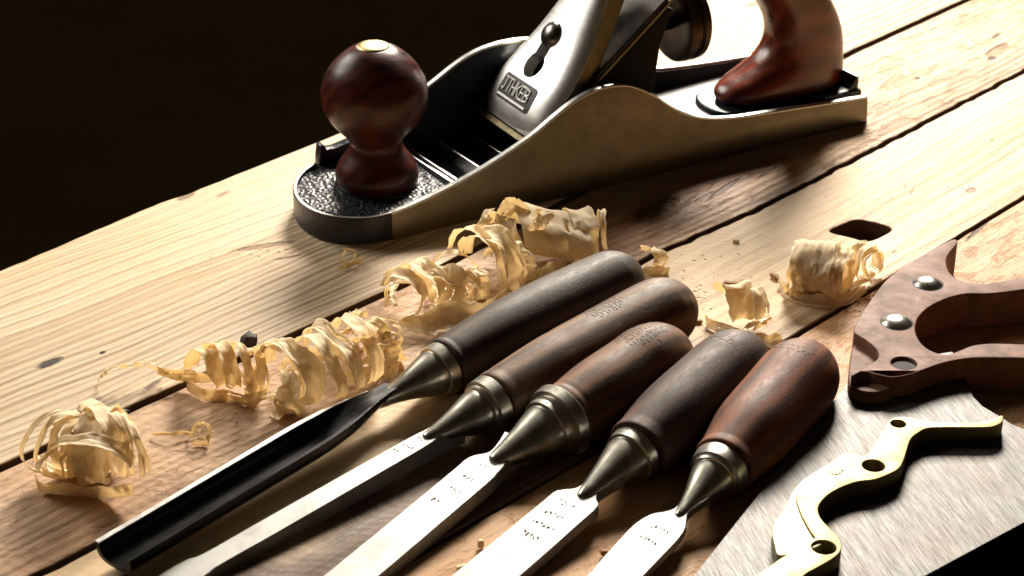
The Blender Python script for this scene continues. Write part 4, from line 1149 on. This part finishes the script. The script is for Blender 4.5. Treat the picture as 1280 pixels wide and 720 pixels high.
# chips and crumbs
m_chip = plain('brown_chip_wood', (.36, .20, .10), .8, nb=2)
m_pale = plain('pale_crumb_wood', (.70, .52, .30), .8, nb=2)
m_blk = plain('burnt_chip_wood', (.025, .018, .012), .7, nb=2)
def chunk(name, label, x, y, a, b, c, ang, mat, cat='wood chip', seed=0, z0=0.0, group='loose chips and crumbs'):
    rnd = random.Random(seed + 100); p = P(x, y, z0)
    bm = bmesh.new(); bmesh.ops.create_icosphere(bm, subdivisions=2, radius=1)
    vs = []
    for v in bm.verts:
        q = Vector(v.co)
        q = Vector([math.copysign(abs(w) ** .6, w) for w in q])
        s_ = 1 + .45 * noise.noise(q * 1.4 + Vector((seed, 3 * seed, 0)))
        vs.append(Vector((q.x * a * s_, q.y * b * s_, q.z * c * s_)))
    fs = [tuple(v.index for v in f.verts) for f in bm.faces]; bm.free()
    lo = min(v.z for v in vs)
    vs = [Vector((v.x, v.y, v.z - lo - .01)) for v in vs]
    fr = Matrix.Translation(Vector((p.x, p.y, z0))) @ Matrix.Rotation(ang, 4, 'Z')
    o = mk(name, vs, fs, mat, None, frame=fr, smooth=30, world=False)
    tag(o, label, cat, group)
    return o
chunk('wood_chip', 'black charred chip stuck at the board gap between two arched shavings', 312, 436, .28, .2, .26, .6, m_blk, seed=1)
chunk('wood_chip', 'flat brown splinter lying left of the round curled shaving', 918, 356, .42, .10, .06, -.15, m_chip, seed=2)
chunk('wood_chip', 'pale oval crumb on the middle board below the plane heel shadow', 920, 303, .12, .07, .07, -.5, m_pale, seed=3)
chunk('wood_chip', 'brown crumb between the second handle end and the flattened shaving', 872, 404, .16, .08, .07, .2, m_chip, seed=4)
chunk('wood_chip', 'dark splinter under the left edge of the round curled shaving', 968, 348, .2, .09, .08, -.9, m_chip, seed=5)
chunk('wood_chip', 'small golden crumb beside the chisel blade with the smudge', 601, 684, .10, .08, .13, .4, m_pale, seed=6)
chunk('wood_chip', 'golden crumb at the very bottom edge between the two middle blades', 577, 712, .16, .10, .08, .5, m_pale, seed=7)
chunk('wood_chip', 'small tan crumb left of the rounded shoulder chisel blade', 755, 694, .11, .08, .09, .3, m_chip, seed=8)
chunk('wood_chip', 'dark crumb where the gap reappears right of the ball of shavings', 152, 517, .22, .10, .06, .5, m_blk, seed=9)
# fine dust: nobody could count it
rnd = random.Random(12); parts = []
zones = [((340, 315), 60, 12, 30), ((200, 590), 14, 20, 20), ((1070, 372), 40, 16, 40), ((480, 470), 60, 20, 50), ((870, 372), 16, 20, 40), ((900, 330), 80, 30, 30), ((960, 440), 30, 10, 20), ((640, 400), 60, 16, 20), ((1100, 200), 120, 60, 20), ((300, 520), 60, 14, 24)]
for (cx, cy), sx, sy, n in zones:
    for i in range(n):
        p = P(cx + rnd.gauss(0, sx * .5), cy + rnd.gauss(0, sy * .5), 0)
        s_ = rnd.uniform(.012, .035)
        fr = Matrix.Translation(p) @ Matrix.Rotation(rnd.uniform(0, 6.28), 4, 'Z')
        vv, ff = boxv(-s_ * rnd.uniform(1, 3), s_, -s_ * .6, s_ * .6, -.002, s_ * .7)
        parts.append(([fr @ v for v in vv], ff))
o = mk('sawdust', *join(parts), m_pale, None, smooth=0)
tag(o, 'fine pale sawdust specks scattered over the boards', 'sawdust', kind='stuff')

# ================================================================== LIGHT
def area(name, az, el, dist, sx, sy, power, col, target=(3, 62, 0)):
    l = bpy.data.lights.new(name, 'AREA'); l.shape = 'RECTANGLE'; l.size = sx * S; l.size_y = sy * S; l.energy = power; l.color = col; l.spread = rad(80)
    o = bpy.data.objects.new(name, l); COL.objects.link(o)
    d_ = Vector((math.cos(rad(az)) * math.cos(rad(el)), math.sin(rad(az)) * math.cos(rad(el)), math.sin(rad(el))))
    o.location = (Vector(target) + d_ * dist) * S
    o.rotation_euler = (-d_).to_track_quat('-Z', 'Y').to_euler()
    return o
area('window_light', 84, 34, 128, 42, 32, 11.6, (1.0, .91, .78), (9, 68, 0))
area('side_window_light', 146, 33, 160, 80, 60, 4.2, (1.0, .93, .82))

w = bpy.data.worlds.new('World'); SC.world = w; w.use_nodes = True
bg = w.node_tree.nodes['Background']; bg.inputs[0].default_value = (1.0, .74, .42, 1); bg.inputs[1].default_value = .022

SC.view_settings.view_transform = 'Standard'
SC.view_settings.look = 'None'
SC.view_settings.exposure = 0
SC.view_settings.gamma = 1
SC.cycles.use_denoising = True
SC.cycles.max_bounces = 8
